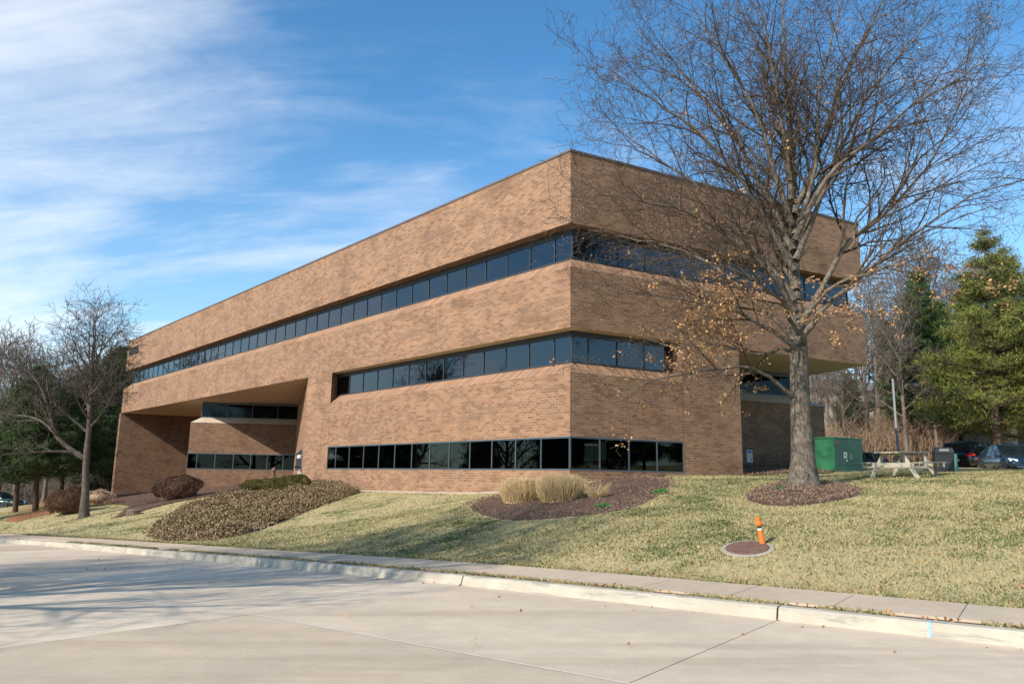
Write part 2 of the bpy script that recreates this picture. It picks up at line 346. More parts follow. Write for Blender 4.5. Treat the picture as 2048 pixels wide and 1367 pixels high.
m_pinebark = bark('pine_bark', (.045, .03, .022), (.10, .068, .05), (.17, .12, .09))
def needle(name, a, b2, c): return chip_mat(name, [(.36, a), (.5, b2), (.64, c)], 1.3, .6)
m_pine_y = needle('pine_needles_bright', (.05, .070, .018), (.14, .155, .034), (.27, .265, .06))
m_pine_d = needle('pine_needles_dark', (.025, .045, .018), (.055, .09, .03), (.10, .14, .04))
m_pine_b = needle('spruce_needles_blue', (.03, .045, .03), (.06, .085, .055), (.10, .13, .085))

# ------------------------------------------------------------------ terrain
EV = np.array([-.7220, .6919]); NV = np.array([.6919, .7220])
KC = np.array([-0.00012039, 0.00869175, -0.18889918, 9.86501191])
def road_z_q(q): return -.045*3*np.logaddexp(0, (q-8)/3)
def kn(q):
    q = np.asarray(q, float); qc = np.clip(q, 1.5, 34)
    return np.polyval(KC, qc) + np.polyval(np.polyder(KC), qc)*(q-qc)
def QN(x, y): q = x*EV[0]+y*EV[1]; return q, (x*NV[0]+y*NV[1]-kn(q))*np.cos(np.arctan(np.polyval(np.polyder(KC), np.clip(q, 1.5, 34))))
def PQ(q, n):
    """world xy of a point n metres to the lawn side of the kerb face at q"""
    sl_ = np.polyval(np.polyder(KC), np.clip(q, 1.5, 34)); L = np.sqrt(1+sl_**2)
    qq = q-sl_*n/L; nn_ = kn(q)+n/L
    return np.stack([qq*EV[0]+nn_*NV[0], qq*EV[1]+nn_*NV[1]], -1)
def road_z(x, y): return road_z_q(x*EV[0]+y*EV[1])

A_ = 0.7159; B_ = 1.791-A_
C0 = np.array([2.149, 27.57]); eL = np.array([-math.sin(A_), math.cos(A_)]); eR = np.array([math.sin(B_), math.cos(B_)])
nL = np.array([-math.cos(A_), -math.sin(A_)]); nR = np.array([math.cos(B_), -math.sin(B_)])
LM, LEND, LW, REND, RW, RM = 21.11, 60.35, 18.2, 16.72, 5.31, 8.445
def UL(s): return C0+eL*s
def UR(t): return C0+eR*t

anch = []
for q in (-14, -8, -3, 1, 4, 7, 10, 14, 19, 25, 31, 38, 46, 56, 68):
    for n_ in (1.65, 2.4):
        p = PQ(q, n_); anch.append((p[0], p[1], float(road_z_q(q))+(.17 if n_ < 2 else .22)))
def aa(u, v, D): anch.append(tuple(at(u, v, D)))
for p in [(2.1, 27.5, 1.45), (-.373, 30.47, 1.03), (-1.63, 31.9, .943), (-5.08, 35.9, .876), (-7.6, 38.8, .856), (-10.26, 41.84, 1.0), (-11.8, 43.5, 1.05), (-13, 47.6, 1.1),
          (-37.4, 73.1, -.6), (-34.6, 74.6, -.45), (-24.9, 59.3, .17), (-23.56, 59.45, .42), (-21.2, 59.7, .7), (-16.8, 60.2, 1.09),
          (4.3, 28.7, 1.65), (6.8, 30.07, 1.81), (9.57, 31.58, 1.865), (11.03, 36.27, 2.38), (15.96, 38.9, 2.5), (8, 45, 2.2), (-10, 60, 1.2), (-5, 45, 1.3)]: anch.append(p)
aa(1610, 975, 22); aa(1500, 985, 20.5); aa(1750, 955, 24.5); aa(1870, 949, 24.3); aa(2048, 941, 28); aa(1700, 944, 34); aa(1960, 872, 74); aa(2060, 866, 70); aa(1870, 895, 70); aa(2200, 941, 28)
aa(1495, 1098, 13.5); aa(1800, 1090, 13.0); aa(2048, 1100, 12.2); aa(1300, 985, 21); aa(1300, 1080, 14.6)
aa(170, 1033, 40); aa(130, 1030, 43); aa(75, 1022, 50); aa(20, 1030, 46); aa(350, 1000, 54); aa(100, 1012, 80); aa(20, 1008, 110); aa(-300, 1020, 90)
anch += [(30, 50, 2.9), (24, 62, 3.2), (45, 45, 3.0), (45, 95, 9), (10, 100, 3.5), (-60, 130, -3.8), (-20, 140, 0), (30, 16, 1.2), (60, 20, 2.5), (90, 120, 12), (-90, 140, -4), (-70, 80, -3.2)]
AN = np.array(anch)
def tps_k(r2): return .5*r2*np.log(r2+1e-9)
def tps_fit(P, lam=.3):
    X = P[:, :2]; d2 = ((X[:, None]-X[None])**2).sum(-1); K = tps_k(d2)+lam*np.eye(len(X))
    Q = np.c_[np.ones(len(X)), X]; A = np.block([[K, Q], [Q.T, np.zeros((3, 3))]])
    return np.linalg.solve(A, np.r_[P[:, 2], 0, 0, 0])
TW = tps_fit(AN)
def tps(x, y):
    x = np.asarray(x, float); sh = x.shape; X = np.stack([x.ravel(), np.asarray(y, float).ravel()], 1)
    o = np.empty(len(X))
    for i in range(0, len(X), 20000):
        c = X[i:i+20000]; d2 = ((c[:, None]-AN[None, :, :2])**2).sum(-1); o[i:i+20000] = tps_k(d2)@TW[:-3]+TW[-3]+c@TW[-2:]
    return o.reshape(sh)
def ground(x, y):
    x = np.asarray(x, float); y = np.asarray(y, float)
    q, n = QN(x, y); rz_ = road_z_q(q)
    t = np.clip((n-1.65)/1.3, 0, 1); t = t*t*(3-2*t)
    lawn = (rz_+.17)*(1-t)+tps(np.clip(x, -110, 100), np.clip(y, -10, 150))*t
    under = np.where(n < .7, rz_-.16, rz_)
    return np.where(n < 1.42, under, lawn)
def gz(x, y): return float(ground(np.array([x]), np.array([y]))[0])
def hit(u, v, D0=6, D1=160):
    d = ray(u, v); d = d/d[1]; D = np.arange(D0, D1, .25); P = EYE+D[:, None]*d; h = ground(P[:, 0], P[:, 1])
    b = np.where(P[:, 2] < h)[0]
    if not len(b): return P[-1]
    k = b[0]; lo, hi = D[max(k-1, 0)], D[k]
    for _ in range(14):
        m_ = (lo+hi)/2; p = EYE+m_*d
        if p[2] < gz(p[0], p[1]): hi = m_
        else: lo = m_
    return EYE+hi*d

def grid_sheet(name, xs, ys, m, f):
    X, Y = np.meshgrid(xs, ys); Z = f(X, Y); V = np.stack([X.ravel(), Y.ravel(), Z.ravel()], 1)
    nx, ny = len(xs), len(ys); i = np.arange((ny-1)*(nx-1)); r, c = i//(nx-1), i % (nx-1); a = r*nx+c
    return mesh_raw(name, V, [np.stack([a, a+1, a+nx+1, a+nx], 1)], [m], smooth=True)
# one ground sheet reaching the horizon: fine grid near, coarse far
def axis(lo, a, b, hi, st):
    mid = np.arange(a, b+st/2, st); g = np.geomspace(1, 1+abs(hi-b)/6, 26)[1:]; up = b+(g-1)*6; g2 = np.geomspace(1, 1+abs(lo-a)/6, 26)[1:]; dn = a-(g2-1)*6
    return np.concatenate([dn[::-1], mid, up])
o = link('ground', grid_sheet('ground', axis(-900, -48, 42, 900, .4), axis(-700, -6, 82, 1500, .4), m_grass_soil, ground)); tag(o, 'dormant tan and green lawn rising to the office building', 'ground', kind='structure')

# road slabs in kerb coordinates
def strip(mb, qs, n0, n1, z0, z1):
    for a, b in zip(qs[:-1], qs[1:]):
        P = [PQ(a, n0), PQ(b, n0), PQ(b, n1), PQ(a, n1)]; Z = [road_z_q(a)+z0, road_z_q(b)+z0, road_z_q(b)+z1, road_z_q(a)+z1]
        pts = [(p[0], p[1], float(z)) for p, z in zip(P, Z)]
        mb.face(pts[::-1])
CJ = [-21, -16, -11, -6, -.8, 4.3, 9.45, 14.2, 18.9, 23.6, 28.3, 33, 37.7, 42.4, 47, 52, 57, 62, 67, 72]
NJ = [0, -3.78, -7.5, -11.3]
mb = MB(); J = .0045
pat = {(0, 5): 0, (0, 6): 3, (1, 6): 1, (1, 5): 2, (0, 4): 0, (1, 4): 0, (2, 5): 2, (2, 6): 1}
for k, (n0, n1) in enumerate(zip(NJ[:-1], NJ[1:])):
    for i, (a, b) in enumerate(zip(CJ[:-1], CJ[1:])):
        mb.mi = pat.get((k, i), (i*7+k*3) % 4)
        strip(mb, np.linspace(a+J, b-J, 5), n1+J*1.4, n0-(J if k else 0), 0, 0)
o = mb.build('road', m_slabs, smooth=False); tag(o, 'pale concrete road of jointed slabs in the foreground', 'road', kind='structure')
mb = MB()
strip(mb, np.linspace(CJ[0], CJ[-1], 90), NJ[-1], .05, -.010, -.010)
o = mb.build('road_joints', m_joint); tag(o, 'dark sealant filling the joints between the road slabs', 'road joints', kind='structure')
mb = MB()
strip(mb, np.linspace(CJ[0], CJ[-1], 90), NJ[1]-.012, NJ[1]+.014, .004, .004)
o = mb.build('road_centre_joint', m_joint_pale); tag(o, 'pale raised joint line running along the road', 'road joint', kind='structure')
# far side of the road behind the camera: verge
# kerb in lengths with open joints
prof = [(-.02, -.02), (.0, .0), (.035, .125), (.06, .15), (.19, .155), (.19, -.1)]
mb = MB()
for a, b in zip(CJ[:-1], CJ[1:]):
    for (n0, z0), (n1, z1) in zip(prof[:-1], prof[1:]): strip(mb, np.linspace(a+.012, b-.012, 5), n1, n0, z1, z0)
    for q in (a+.012, b-.012):
        p_ = [(*PQ(q, n), float(road_z_q(q))+z) for n, z in prof]; mb.face(p_ if q > a+.5 else p_[::-1])
o = mb.build('kerb', m_kerb); tag(o, 'stained pale concrete kerb between road and sidewalk', 'kerb', kind='structure')
mb = MB()
swj = [q for q in np.arange(-20, 72, 1.32)]
for a, b in zip(swj[:-1], swj[1:]):
    strip(mb, [a+.005, b-.005], 1.62, .42, .185, .165); strip(mb, [a+.005, b-.005], .42, .42, .165, .02)
    for q in (a+.005, b-.005):
        P = [PQ(q, .42), PQ(q, 1.62)]; z = float(road_z_q(q)); mb.face([(*P[0], z+.05), (*P[1], z+.05), (*P[1], z+.185), (*P[0], z+.165)])
o = mb.build('sidewalk', m_walk); tag(o, 'narrow concrete sidewalk between kerb strip and lawn', 'sidewalk', kind='structure')
mb = MB(); strip(mb, np.linspace(-20, 72, 160), .19, .44, .135, .135)
o = mb.build('soil_strip', m_mulch); tag(o, 'strip of bare soil and leaf litter between kerb and sidewalk', 'soil strip', kind='structure')
# blue utility paint on the kerb
m_paint = plain('utility_paint', (.30, .55, .66), .8, var=.35, scale=25)
mb = MB(); qp = QN(*hit(1898, 1278)[:2])[0]; qp = float(qp)
for dq, w_ in ((0, .034),):
    for (n0, z0), (n1, z1) in zip(prof[1:3], prof[2:4]):
        strip(mb, [qp+dq-w_/2, qp+dq+w_/2], n1-.002, n0-.004, z1+.003, z0+.003)
    strip(mb, [qp+dq-w_/2-.01, qp+dq+w_/2], .10, .06, .157, .155)
strip(mb, [qp-.17, qp+.02], .09, .07, .1575, .1565)
o = mb.build('utility_mark', m_paint); tag(o, 'faded light blue utility locating paint on the kerb', 'paint mark', kind='structure')

# ------------------------------------------------------------------ office building
ZT, Z3H, Z3S, Z3I, Z2H, Z2S, Z2I, GT, GB = 14.163, 11.197, 9.476, 9.956, 7.148, 5.486, 5.918, 3.134, 1.915
IN = .54
bld = empty('office_building', (C0[0], C0[1], 1.4))
tag(bld, 'three-storey brown brick office building with ribbon windows and overhanging top storey', 'building')
def bp_(mb, name, m, parent=None, **k):
    o = mb.build(name, m, parent or bld, **k)
    inv = Matrix.Translation(-Vector((C0[0], C0[1], 1.4)))
    if (parent or bld) is bld: o.matrix_parent_inverse = inv
    return o
def v2(a): return np.array([float(a[0]), float(a[1])])
A = C0; B = UR(REND); B2 = np.array([4.2, 75.5]); G2 = UL(LEND)+eR*14; DW = UL(LEND)
FOOT = [A, B, B2, G2, DW]            # counter-clockwise seen from above
def inset_poly(P, d):
    out = []
    for i in range(len(P)):
        p0, p1, p2 = P[i-1], P[i], P[(i+1) % len(P)]
        a = (p1-p0)/np.linalg.norm(p1-p0); b = (p2-p1)/np.linalg.norm(p2-p1)
        na = np.array([-a[1], a[0]]); nb = np.array([-b[1], b[0]])
        X = np.array([na, nb]); out.append(np.linalg.solve(X, X@p1+d))
    return out
INP = inset_poly(FOOT, IN)
def ring(mb, P, Q, z0, z1, edges=None, flip=False):
    """sloping strip from polygon P at z0 to polygon Q at z1"""
    n = len(P)
    for i in (edges if edges is not None else range(n)):
        j = (i+1) % n; L = np.linalg.norm(P[j]-P[i]); pts = [(*P[i], z0), (*P[j], z0), (*Q[j], z1), (*Q[i], z1)]
        d = (P[j]-P[i])/L; uv = [(float((v2(p)-P[i])@d), .1+1.2*k) for p, k in zip(pts, (0, 0, 1, 1))]
        if flip: pts = pts[::-1]; uv = uv[::-1]
        mb.face(pts, uv)
# top parapet band
mb = MB(); u = 0
offs = [0.0, 30.1, 60.7, 0.3, 0]
for i in range(5):
    a, b = FOOT[i], FOOT[(i+1) % 5]; L = np.linalg.norm(b-a)
    u0 = -L if i == 4 else 0
    mb.wall(a, b, Z3H, ZT-.09, u0)
PIN = inset_poly(FOOT, .3)
for i in range(5): mb.wall(PIN[i], PIN[(i+1) % 5], 13.3, ZT-.09, 0, True)
tag(bp_(mb, 'parapet_wall', m_brick), 'tall plain brick parapet band above the third-floor windows')
mb = MB(); OUTP = inset_poly(FOOT, -.035); PIN2 = inset_poly(FOOT, .33)
ring(mb, OUTP, PIN2, ZT, ZT+.02); ring(mb, PIN2, OUTP, ZT-.09, ZT-.09)
for i in range(5): mb.wall(OUTP[i], OUTP[(i+1) % 5], ZT-.09, ZT); mb.wall(PIN2[i], PIN2[(i+1) % 5], ZT-.09, ZT+.02, 0, True)
bp_(mb, 'coping', m_coping)
mb = MB(); mb.face([(*p, 13.35) for p in PIN]); bp_(mb, 'roof', m_roof)
# spandrel band of the third floor
mb = MB()
for i in range(5):
    a, b = FOOT[i], FOOT[(i+1) % 5]; L = np.linalg.norm(b-a); mb.wall(a, b, Z2H, Z3S, -L if i == 4 else 0)
tag(bp_(mb, 'spandrel_wall', m_brick), 'brick spandrel band under the third-floor windows, overhanging the recesses')
mb = MB(); ring(mb, FOOT, INP, Z3S, Z3I); tag(bp_(mb, 'window_sill', m_sill), 'sloping soldier-brick sill of the third floor')
mb = MB(); ring(mb, FOOT, INP, Z3H, Z3H, flip=True); tag(bp_(mb, 'window_head', m_brick_shade), 'shaded brick underside above the third-floor windows')

# soffit of the overhang (polygon of the whole upper footprint, underside)
mb = MB(); mb.face([(*p, Z2H) for p in FOOT[::-1]]); bp_(mb, 'soffit', m_soffit)

def window_band(name_lab, runs, z0, z1, parent=bld, glass=None, fw=.055, closed=False, blinds=None, deep=.07, head=.0, fm=None):
    """runs: list of lists of plan points along the glass line (consecutive mullion positions)"""
    fr = MB(); panes = []
    for pts in runs:
        for i, p in enumerate(pts):
            q = pts[min(i+1, len(pts)-1)] if i < len(pts)-1 else pts[i-1]; d = q-p; ang = math.atan2(d[1], d[0])
            fr.box((p[0], p[1], (z0+z1)/2), (fw, deep, z1-z0-.002), ang)
        for a, b in zip(pts[:-1], pts[1:]):
            d = b-a; L = np.linalg.norm(d); ang = math.atan2(d[1], d[0]); m = (a+b)/2
            for z, h in ((z0+.03, .06), (z1-.03, .06)): fr.box((m[0], m[1], z), (L-fw-.002, deep-.004, h), ang)
            if head: fr.box((m[0], m[1], z1+head/2+.001), (L-.002, deep, head), ang)
            panes.append((a, b, L, ang, m))
    fo = bp_(fr, 'window_band', fm or m_frame, parent); tag(fo, name_lab)
    r = random.Random(len(panes))
    for k, (a, b, L, ang, m) in enumerate(panes):
        g = MB(); tilt = Matrix.Rotation(ang+r.uniform(-.0022, .0022), 3, 'Z')@Matrix.Rotation(r.uniform(-.002, .002), 3, 'X')
        g.box((m[0], m[1], (z0+z1)/2), (L-fw-.004, .008, z1-z0-.124), rot=tilt)
        po = g.build('window_pane', glass or m_glass, fo); po.matrix_parent_inverse = fo.matrix_world.inverted() if False else Matrix()
        if blinds and k in blinds:
            q = MB(); nrm = np.array([-d_ for d_ in (-(b-a)[1], (b-a)[0])])/L; c = m-nrm*.13*blinds[k][1]
            z_ = z0+(z1-z0)*blinds[k][2]; q.box((c[0], c[1], (z_+z1)/2), (L-.08, .01, z1-z_-.03), ang)
            q.build('blind', blinds[k][0], fo)
    return fo
def splits(a, b, first, step, lastmin=.3):
    L = np.linalg.norm(b-a); d = (b-a)/L; s = [0.0]; x = first
    while x < L-lastmin: s.append(x); x += step
    s.append(L); return [a+d*t for t in s]
# third floor band: left façade, right façade
pl = splits(INP[0], INP[4], 1.50-.55, 1.4418)
pr = splits(INP[0], INP[1], 1.29-.55+.1, 1.3382)
n3 = len(pl)-1; b3 = {n3-1-4: (m_blind_pale, 1, .55), n3-1-9: (m_blind_pale, 1, .75), n3-1-10: (m_blind_pale, 1, .75), n3-1-15: (m_blind_pale, 1, .6), n3-1-22: (m_blind_pale, 1, .35), n3+2: (m_blind, 1, .3), n3+5: (m_blind, 1, .5)}
window_band('third-floor ribbon window turning the corner', [pl[::-1], pr], Z3I, 11.03, head=.16, fm=m_frame_dark, fw=.045, blinds=b3)
# second floor
JO = UL(18.22); JI = UL(18.64)-nL*IN        # splayed jamb at the left end
K2 = UR(RW); K2I = UR(RW)-nR*IN
i0 = INP[0]
pl2 = splits(i0, JI, 1.50-.55, 1.4418); pr2 = splits(i0, K2I, 1.29-.55, 1.3382)
window_band('second-floor ribbon window at the corner', [pl2[::-1], pr2], Z2I, 7.0, head=.145, fm=m_frame_dark, fw=.045, blinds={len(pl2)-2-2: (m_blind_pale, 1, .35), len(pl2)-2-5: (m_blind, 1, .5), len(pl2)+1: (m_blind, 1, .2)})
mb = MB()
for P, Q in (((C0, JO), (i0, JI)), ((C0, K2), (i0, K2I))):
    f = P[0] is C0 and P[1] is JO; d = (P[1]-P[0]); L = np.linalg.norm(d); d = d/L
    pts = [(*P[0], Z2S), (*P[1], Z2S), (*Q[1], Z2I), (*Q[0], Z2I)]; uv = [(float((v2(p)-P[0])@d), .1+1.2*k) for p, k in zip(pts, (0, 0, 1, 1))]
    if f: pts = pts[::-1]; uv = uv[::-1]
    mb.face(pts, uv)
tag(bp_(mb, 'window_sill', m_sill), 'sloping soldier-brick sill of the second floor')
for a_, b__ in ((JO, JI), (K2I, K2)): mb = MB(); mb.wall(a_, b__, Z2S, Z2H, 0); bp_(mb, 'window_jamb', m_brick_shade)
# lower brick mass; outer faces, split round the openings
ZB = -2.2
E_ = UR(RM); Lm = UL(LM); RB = E_+np.array([-1.05, 3.45])
RBL = np.array([8.6, 35.07])
gl0, gl1 = 0.0, LW+.08; g_in = .035
mb = MB()
def lw(s0, s1, z0, z1): mb.wall(UL(s1), UL(s0), z0, z1, -s1)
def rw(t0, t1, z0, z1): mb.wall(UR(t0), UR(t1), z0, z1, t0)
lw(0, gl1, ZB, GB); lw(0, gl1, GT, Z2S); lw(gl1, LM, ZB, Z2H)
lw(gl1-.08, gl1, Z2S, Z2H) if False else None
rw(0, RW, ZB, GB); rw(0, RW, GT, Z2S); rw(RW, RM, ZB, Z2H)
# reveal faces of ground windows
for P0, P1, nrm in ((UL(gl1), UL(0), nL), (UR(0), UR(RW), nR)):
    a, b = P0-nrm*.12, P1-nrm*.12
    mb.face([(*P0, GB), (*P1, GB), (*b, GB), (*a, GB)], [(0, 0), (1, 0), (1, .1), (0, .1)]); mb.face([(*P0, GT), (*P1, GT), (*b, GT), (*a, GT)][::-1])
mb.wall(UL(gl1), UL(gl1)-nL*.12, GB, GT); mb.wall(UR(RW)-nR*.12, UR(RW), GB, GT)
mb.wall(E_, RB, ZB, Z2H, 0)
tag(bp_(mb, 'corner_wall', m_brick), 'two-storey brick wall of the near corner block')
mb = MB()
mb.wall(UL(18.22), UL(gl1), Z2S, Z2S+.001)
ci = inset_poly(FOOT, g_in)[0]
gL = splits(ci, UL(gl1)-nL*g_in, 1.50, 1.4418); gL[-2:] = [UL(17.75)-nL*g_in if False else gL[-2], gL[-1]]
gR = splits(ci, UR(RW)-nR*g_in, 1.29, 1.3382)
nl = len(gL)-1
bl = {nl-1-k: (m_blind, 1, 0.0) for k in (0, 1, 2, 3)}; bl[nl-1-4] = (m_blind, 1, .45)
window_band('ground-floor ribbon window flush with the corner wall', [gL[::-1], gR], GB, GT, glass=m_glass2, blinds=bl, deep=.06)
m_caulk = plain('joint_caulk', (.13, .085, .06), .9)   # thin control joints in the brick
for s_, z0, z1 in ((LW+.08, ZB, Z2S), (19.9, Z2H-1.0, Z3S), (8.6, Z2H, Z3S), (34, Z2H, Z3S), (19.9, Z3H, ZT-.1), (9.5, ZB, GB), (34, Z3H, ZT-.1), (48, Z3H, ZT-.1), (13.5, ZB, GB)):
    p = UL(s_)+nL*.002; mb = MB(); mb.box((p[0], p[1], (z0+z1)/2), (.014, .006, z1-z0), math.atan2(eL[1], eL[0])); bp_(mb, 'control_joint', m_caulk)
for t_, z0, z1 in ((RW+.01, ZB, Z2S), (11.0, Z2H, Z3S), (11.0, Z3H, ZT-.1)):
    p = UR(t_)+nR*.002; mb = MB(); mb.box((p[0], p[1], (z0+z1)/2), (.014, .006, z1-z0), math.atan2(eR[1], eR[0])); bp_(mb, 'control_joint', m_caulk)
# pale concrete footing line along the left façade
mb = MB()
for s_ in np.arange(1, 18, 1.0):
    a, b = UL(s_)+nL*.012, UL(s_+1.0)+nL*.012; za, zb = gz(*a)+.07, gz(*b)+.07
    mb.face([(*b, zb-.6), (*a, za-.6), (*a, za), (*b, zb)])
bp_(mb, 'footing', plain('footing_concrete', (.42, .33, .27), .9))

# ---- left recess: diagonal wall, inner block, far end wall
dg = np.array([-.297, .955]); P1 = np.array([-24.9, 59.3]); P2 = np.array([-16.9, 60.2]); dfar = Lm+dg*17.6
mb = MB()
w0, w1 = 2.9, 13.2
mb.wall(dfar, Lm, ZB, GB, -17.6); mb.wall(Lm+dg*w0, Lm, GB, GT, -w0); mb.wall(dfar, Lm+dg*w1, GB, GT, -17.6); mb.wall(dfar, Lm, GT, Z2H, -17.6)
tag(bp_(mb, 'recess_wall', m_brick), 'brick side wall of the entrance recess, running back from the front')
ng = np.array([-dg[1], dg[0]])
window_band('ground-floor window in the side wall of the recess', [splits(Lm+dg*w1-ng*.03, Lm+dg*w0-ng*.03, 1.44, 1.44)], GB, GT, glass=m_glass2)
bd = (P2-P1)/np.linalg.norm(P2-P1); bn = np.array([bd[1], -bd[0]])
P0 = P1+np.array([.6, 12.0]); LB = np.linalg.norm(P2-P1)+.35
BP = P1+bd*LB
def pin(P1, dirs, d):   # glass corner inset from both faces
    n1, n2 = dirs; X = np.array([n1, n2]); return np.linalg.solve(X, X@P1-d)
sd = (P0-P1)/np.linalg.norm(P0-P1); sn = np.array([-sd[1], sd[0]])
gI = pin(P1, (bn, sn), IN); gE = BP-bn*IN; gS = P0-sn*IN
mb = MB(); mb.wall(P1, BP, ZB, GB, 0); mb.wall(P1, BP, GT, Z2S, 0); mb.wall(P0, P1, ZB, Z2S, 0)
mb.face([(*P1, GB), (*BP, GB), (*(BP-bn*.1), GB), (*(P1-bn*.1), GB)])
tag(bp_(mb, 'block_wall', m_brick_shade), 'shade-toned brick wall of the inner block under the left overhang')
mb = MB()
for P, Q in (((P1, BP), (gI, gE)), ((P0, P1), (gS, gI))):
    d = P[1]-P[0]; L = np.linalg.norm(d); d = d/L; pts = [(*P[0], Z2S), (*P[1], Z2S), (*Q[1], Z2I), (*Q[0], Z2I)]
    mb.face(pts, [(float((v2(p)-P[0])@d), .1+1.2*k) for p, k in zip(pts, (0, 0, 1, 1))])
m_sillc = concrete('pale_concrete_sill', (.56, .46, .36), 2.0)
tag(bp_(mb, 'window_sill', m_sillc), 'pale sloping sill of the inner block, half in sun')
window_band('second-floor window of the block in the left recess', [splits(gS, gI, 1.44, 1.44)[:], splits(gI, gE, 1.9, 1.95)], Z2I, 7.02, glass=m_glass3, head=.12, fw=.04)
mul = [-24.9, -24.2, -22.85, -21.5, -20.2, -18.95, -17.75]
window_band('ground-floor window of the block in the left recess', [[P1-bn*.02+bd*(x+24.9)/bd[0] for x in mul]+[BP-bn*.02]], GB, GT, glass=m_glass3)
for s_ in (1.55, 3.95):
    for za, zb_ in ((GT, Z2S), (ZB, GB)): p = P1+bd*s_+bn*.002; mb = MB(); mb.box((p[0], p[1], (za+zb_)/2), (.016, .006, zb_-za), math.atan2(bd[1], bd[0])); bp_(mb, 'control_joint', m_caulk)
mb = MB(); FE = DW+eR*16; mb.wall(DW, FE, ZB-2, Z2H, 0); mb.wall(DW+eL*.6, DW, ZB-2, Z2H, -.6)
mb.wall(FE, DW+eR*16-eL*5, ZB, Z2H, 0)
tag(bp_(mb, 'end_wall', m_brick_shade), 'plain shade-toned brick end wall closing the left recess')

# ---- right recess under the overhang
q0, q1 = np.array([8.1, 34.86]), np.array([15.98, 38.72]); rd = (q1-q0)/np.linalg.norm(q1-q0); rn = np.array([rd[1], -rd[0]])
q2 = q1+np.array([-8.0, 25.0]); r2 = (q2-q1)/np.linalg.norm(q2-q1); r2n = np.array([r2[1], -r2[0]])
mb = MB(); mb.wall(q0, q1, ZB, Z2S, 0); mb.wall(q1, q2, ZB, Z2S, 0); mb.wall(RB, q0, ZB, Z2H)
tag(bp_(mb, 'recess_wall', m_brick_shade), 'shaded brick wall under the right overhang')
hI = pin(q1, (rn, r2n), IN+.25); hA = q0-rn*(IN+.25); hB = q2-r2n*(IN+.25)
mb = MB()
for P, Q in (((q0, q1), (hA, hI)), ((q1, q2), (hI, hB))):
    d = P[1]-P[0]; L = np.linalg.norm(d); d = d/L; pts = [(*P[0], Z2S), (*P[1], Z2S), (*Q[1], Z2I), (*Q[0], Z2I)]
    mb.face(pts, [(float((v2(p)-P[0])@d), .1+1.2*k) for p, k in zip(pts, (0, 0, 1, 1))])
tag(bp_(mb, 'window_sill', m_sillc), 'shaded sloping sill of the right recess')
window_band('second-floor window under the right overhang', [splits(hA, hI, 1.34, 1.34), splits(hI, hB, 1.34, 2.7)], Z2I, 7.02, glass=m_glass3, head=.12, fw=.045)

# ---- interiors: floors, ceilings, core walls, lit lamps
def interior(poly, z0, z1, core):
    mb = MB(); mb.face([(*p, z0) for p in poly]); mb.mi = 1; mb.face([(*p, z1) for p in poly][::-1]); mb.mi = 0
    for i in range(len(core)): mb.wall(core[i], core[(i+1) % len(core)], z0, z1)
    return bp_(mb, 'interior', [m_int_dark, m_int])
P3 = inset_poly(FOOT, IN+.06); interior(P3, 8.9, 11.18, inset_poly(FOOT, 6.5))
cB = inset_poly([A, E_, RB, q0, BP+np.array([2, 4]), Lm], .1)
LOW = [ci, UR(RM)-nR*.1, RB+np.array([-.3, 0]), q0+np.array([-.8, .2]), np.array([-9, 60.0]), dfar+ng*-.3, Lm-nL*.2-ng*.2]
CORE = [UL(5)-nL*6, UR(4)-nR*5, np.array([4, 50.0]), np.array([-8, 58]), UL(19)-nL*6]
LOWi = [i0-(nL+nR)*.03, UR(RM)-nR*.6, RB+np.array([-.3, 0]), np.array([-9, 60.0]), dfar-ng*.3, Lm-nL*.7-ng*.2]
interior(LOWi, 5.0, 7.12, CORE); interior(LOW, .9, 3.5, CORE)
b0, b1, b2, b3 = P1-bn*.7-sn*.7, BP-bn*.7, BP-bn*8, P0-sn*.7
interior([b0, b1, b2, b3], 5.0, 7.12, [P1-bn*4-sn*3, BP-bn*4, BP-bn*6, P1-bn*6-sn*3])
interior([P1-bn*.1-sn*.1, BP-bn*.1, BP-bn*8, P0-sn*.1], .6, 3.3, [P1-bn*4-sn*3, BP-bn*4, BP-bn*6, P1-bn*6-sn*3])
interior([q0-rn*.9, q1-rn*.9-r2n*.9, q2-r2n*.9, q0-rn*9], 5.0, 7.12, [q0-rn*5, q1-rn*5-r2n*4, q2-r2n*5, q0-rn*8])
def lamp_(u, v, z, ang, L=1.1, w=.13):
    d = ray(u, v); t = (z-1.6)/d[2]; p = EYE+d*t; mb = MB(); mb.box((p[0], p[1], z-.03), (L, w, .05), ang)
    o = bp_(mb, 'ceiling_light', m_light)
angL = math.atan2(eL[1], eL[0]); angR = math.atan2(eR[1], eR[0])
for u, v in ((1072, 523), (940, 556), (1232, 492), (900, 573)): lamp_(u, v, 11.14, angL if u < 1100 else angR)
for u, v in ((457, 806), (506, 808.5)): lamp_(u, v, 7.09, math.atan2(bd[1], bd[0]), 1.9)
for u, v in ((1180, 888),): lamp_(u, v, 3.46, angR, .9)

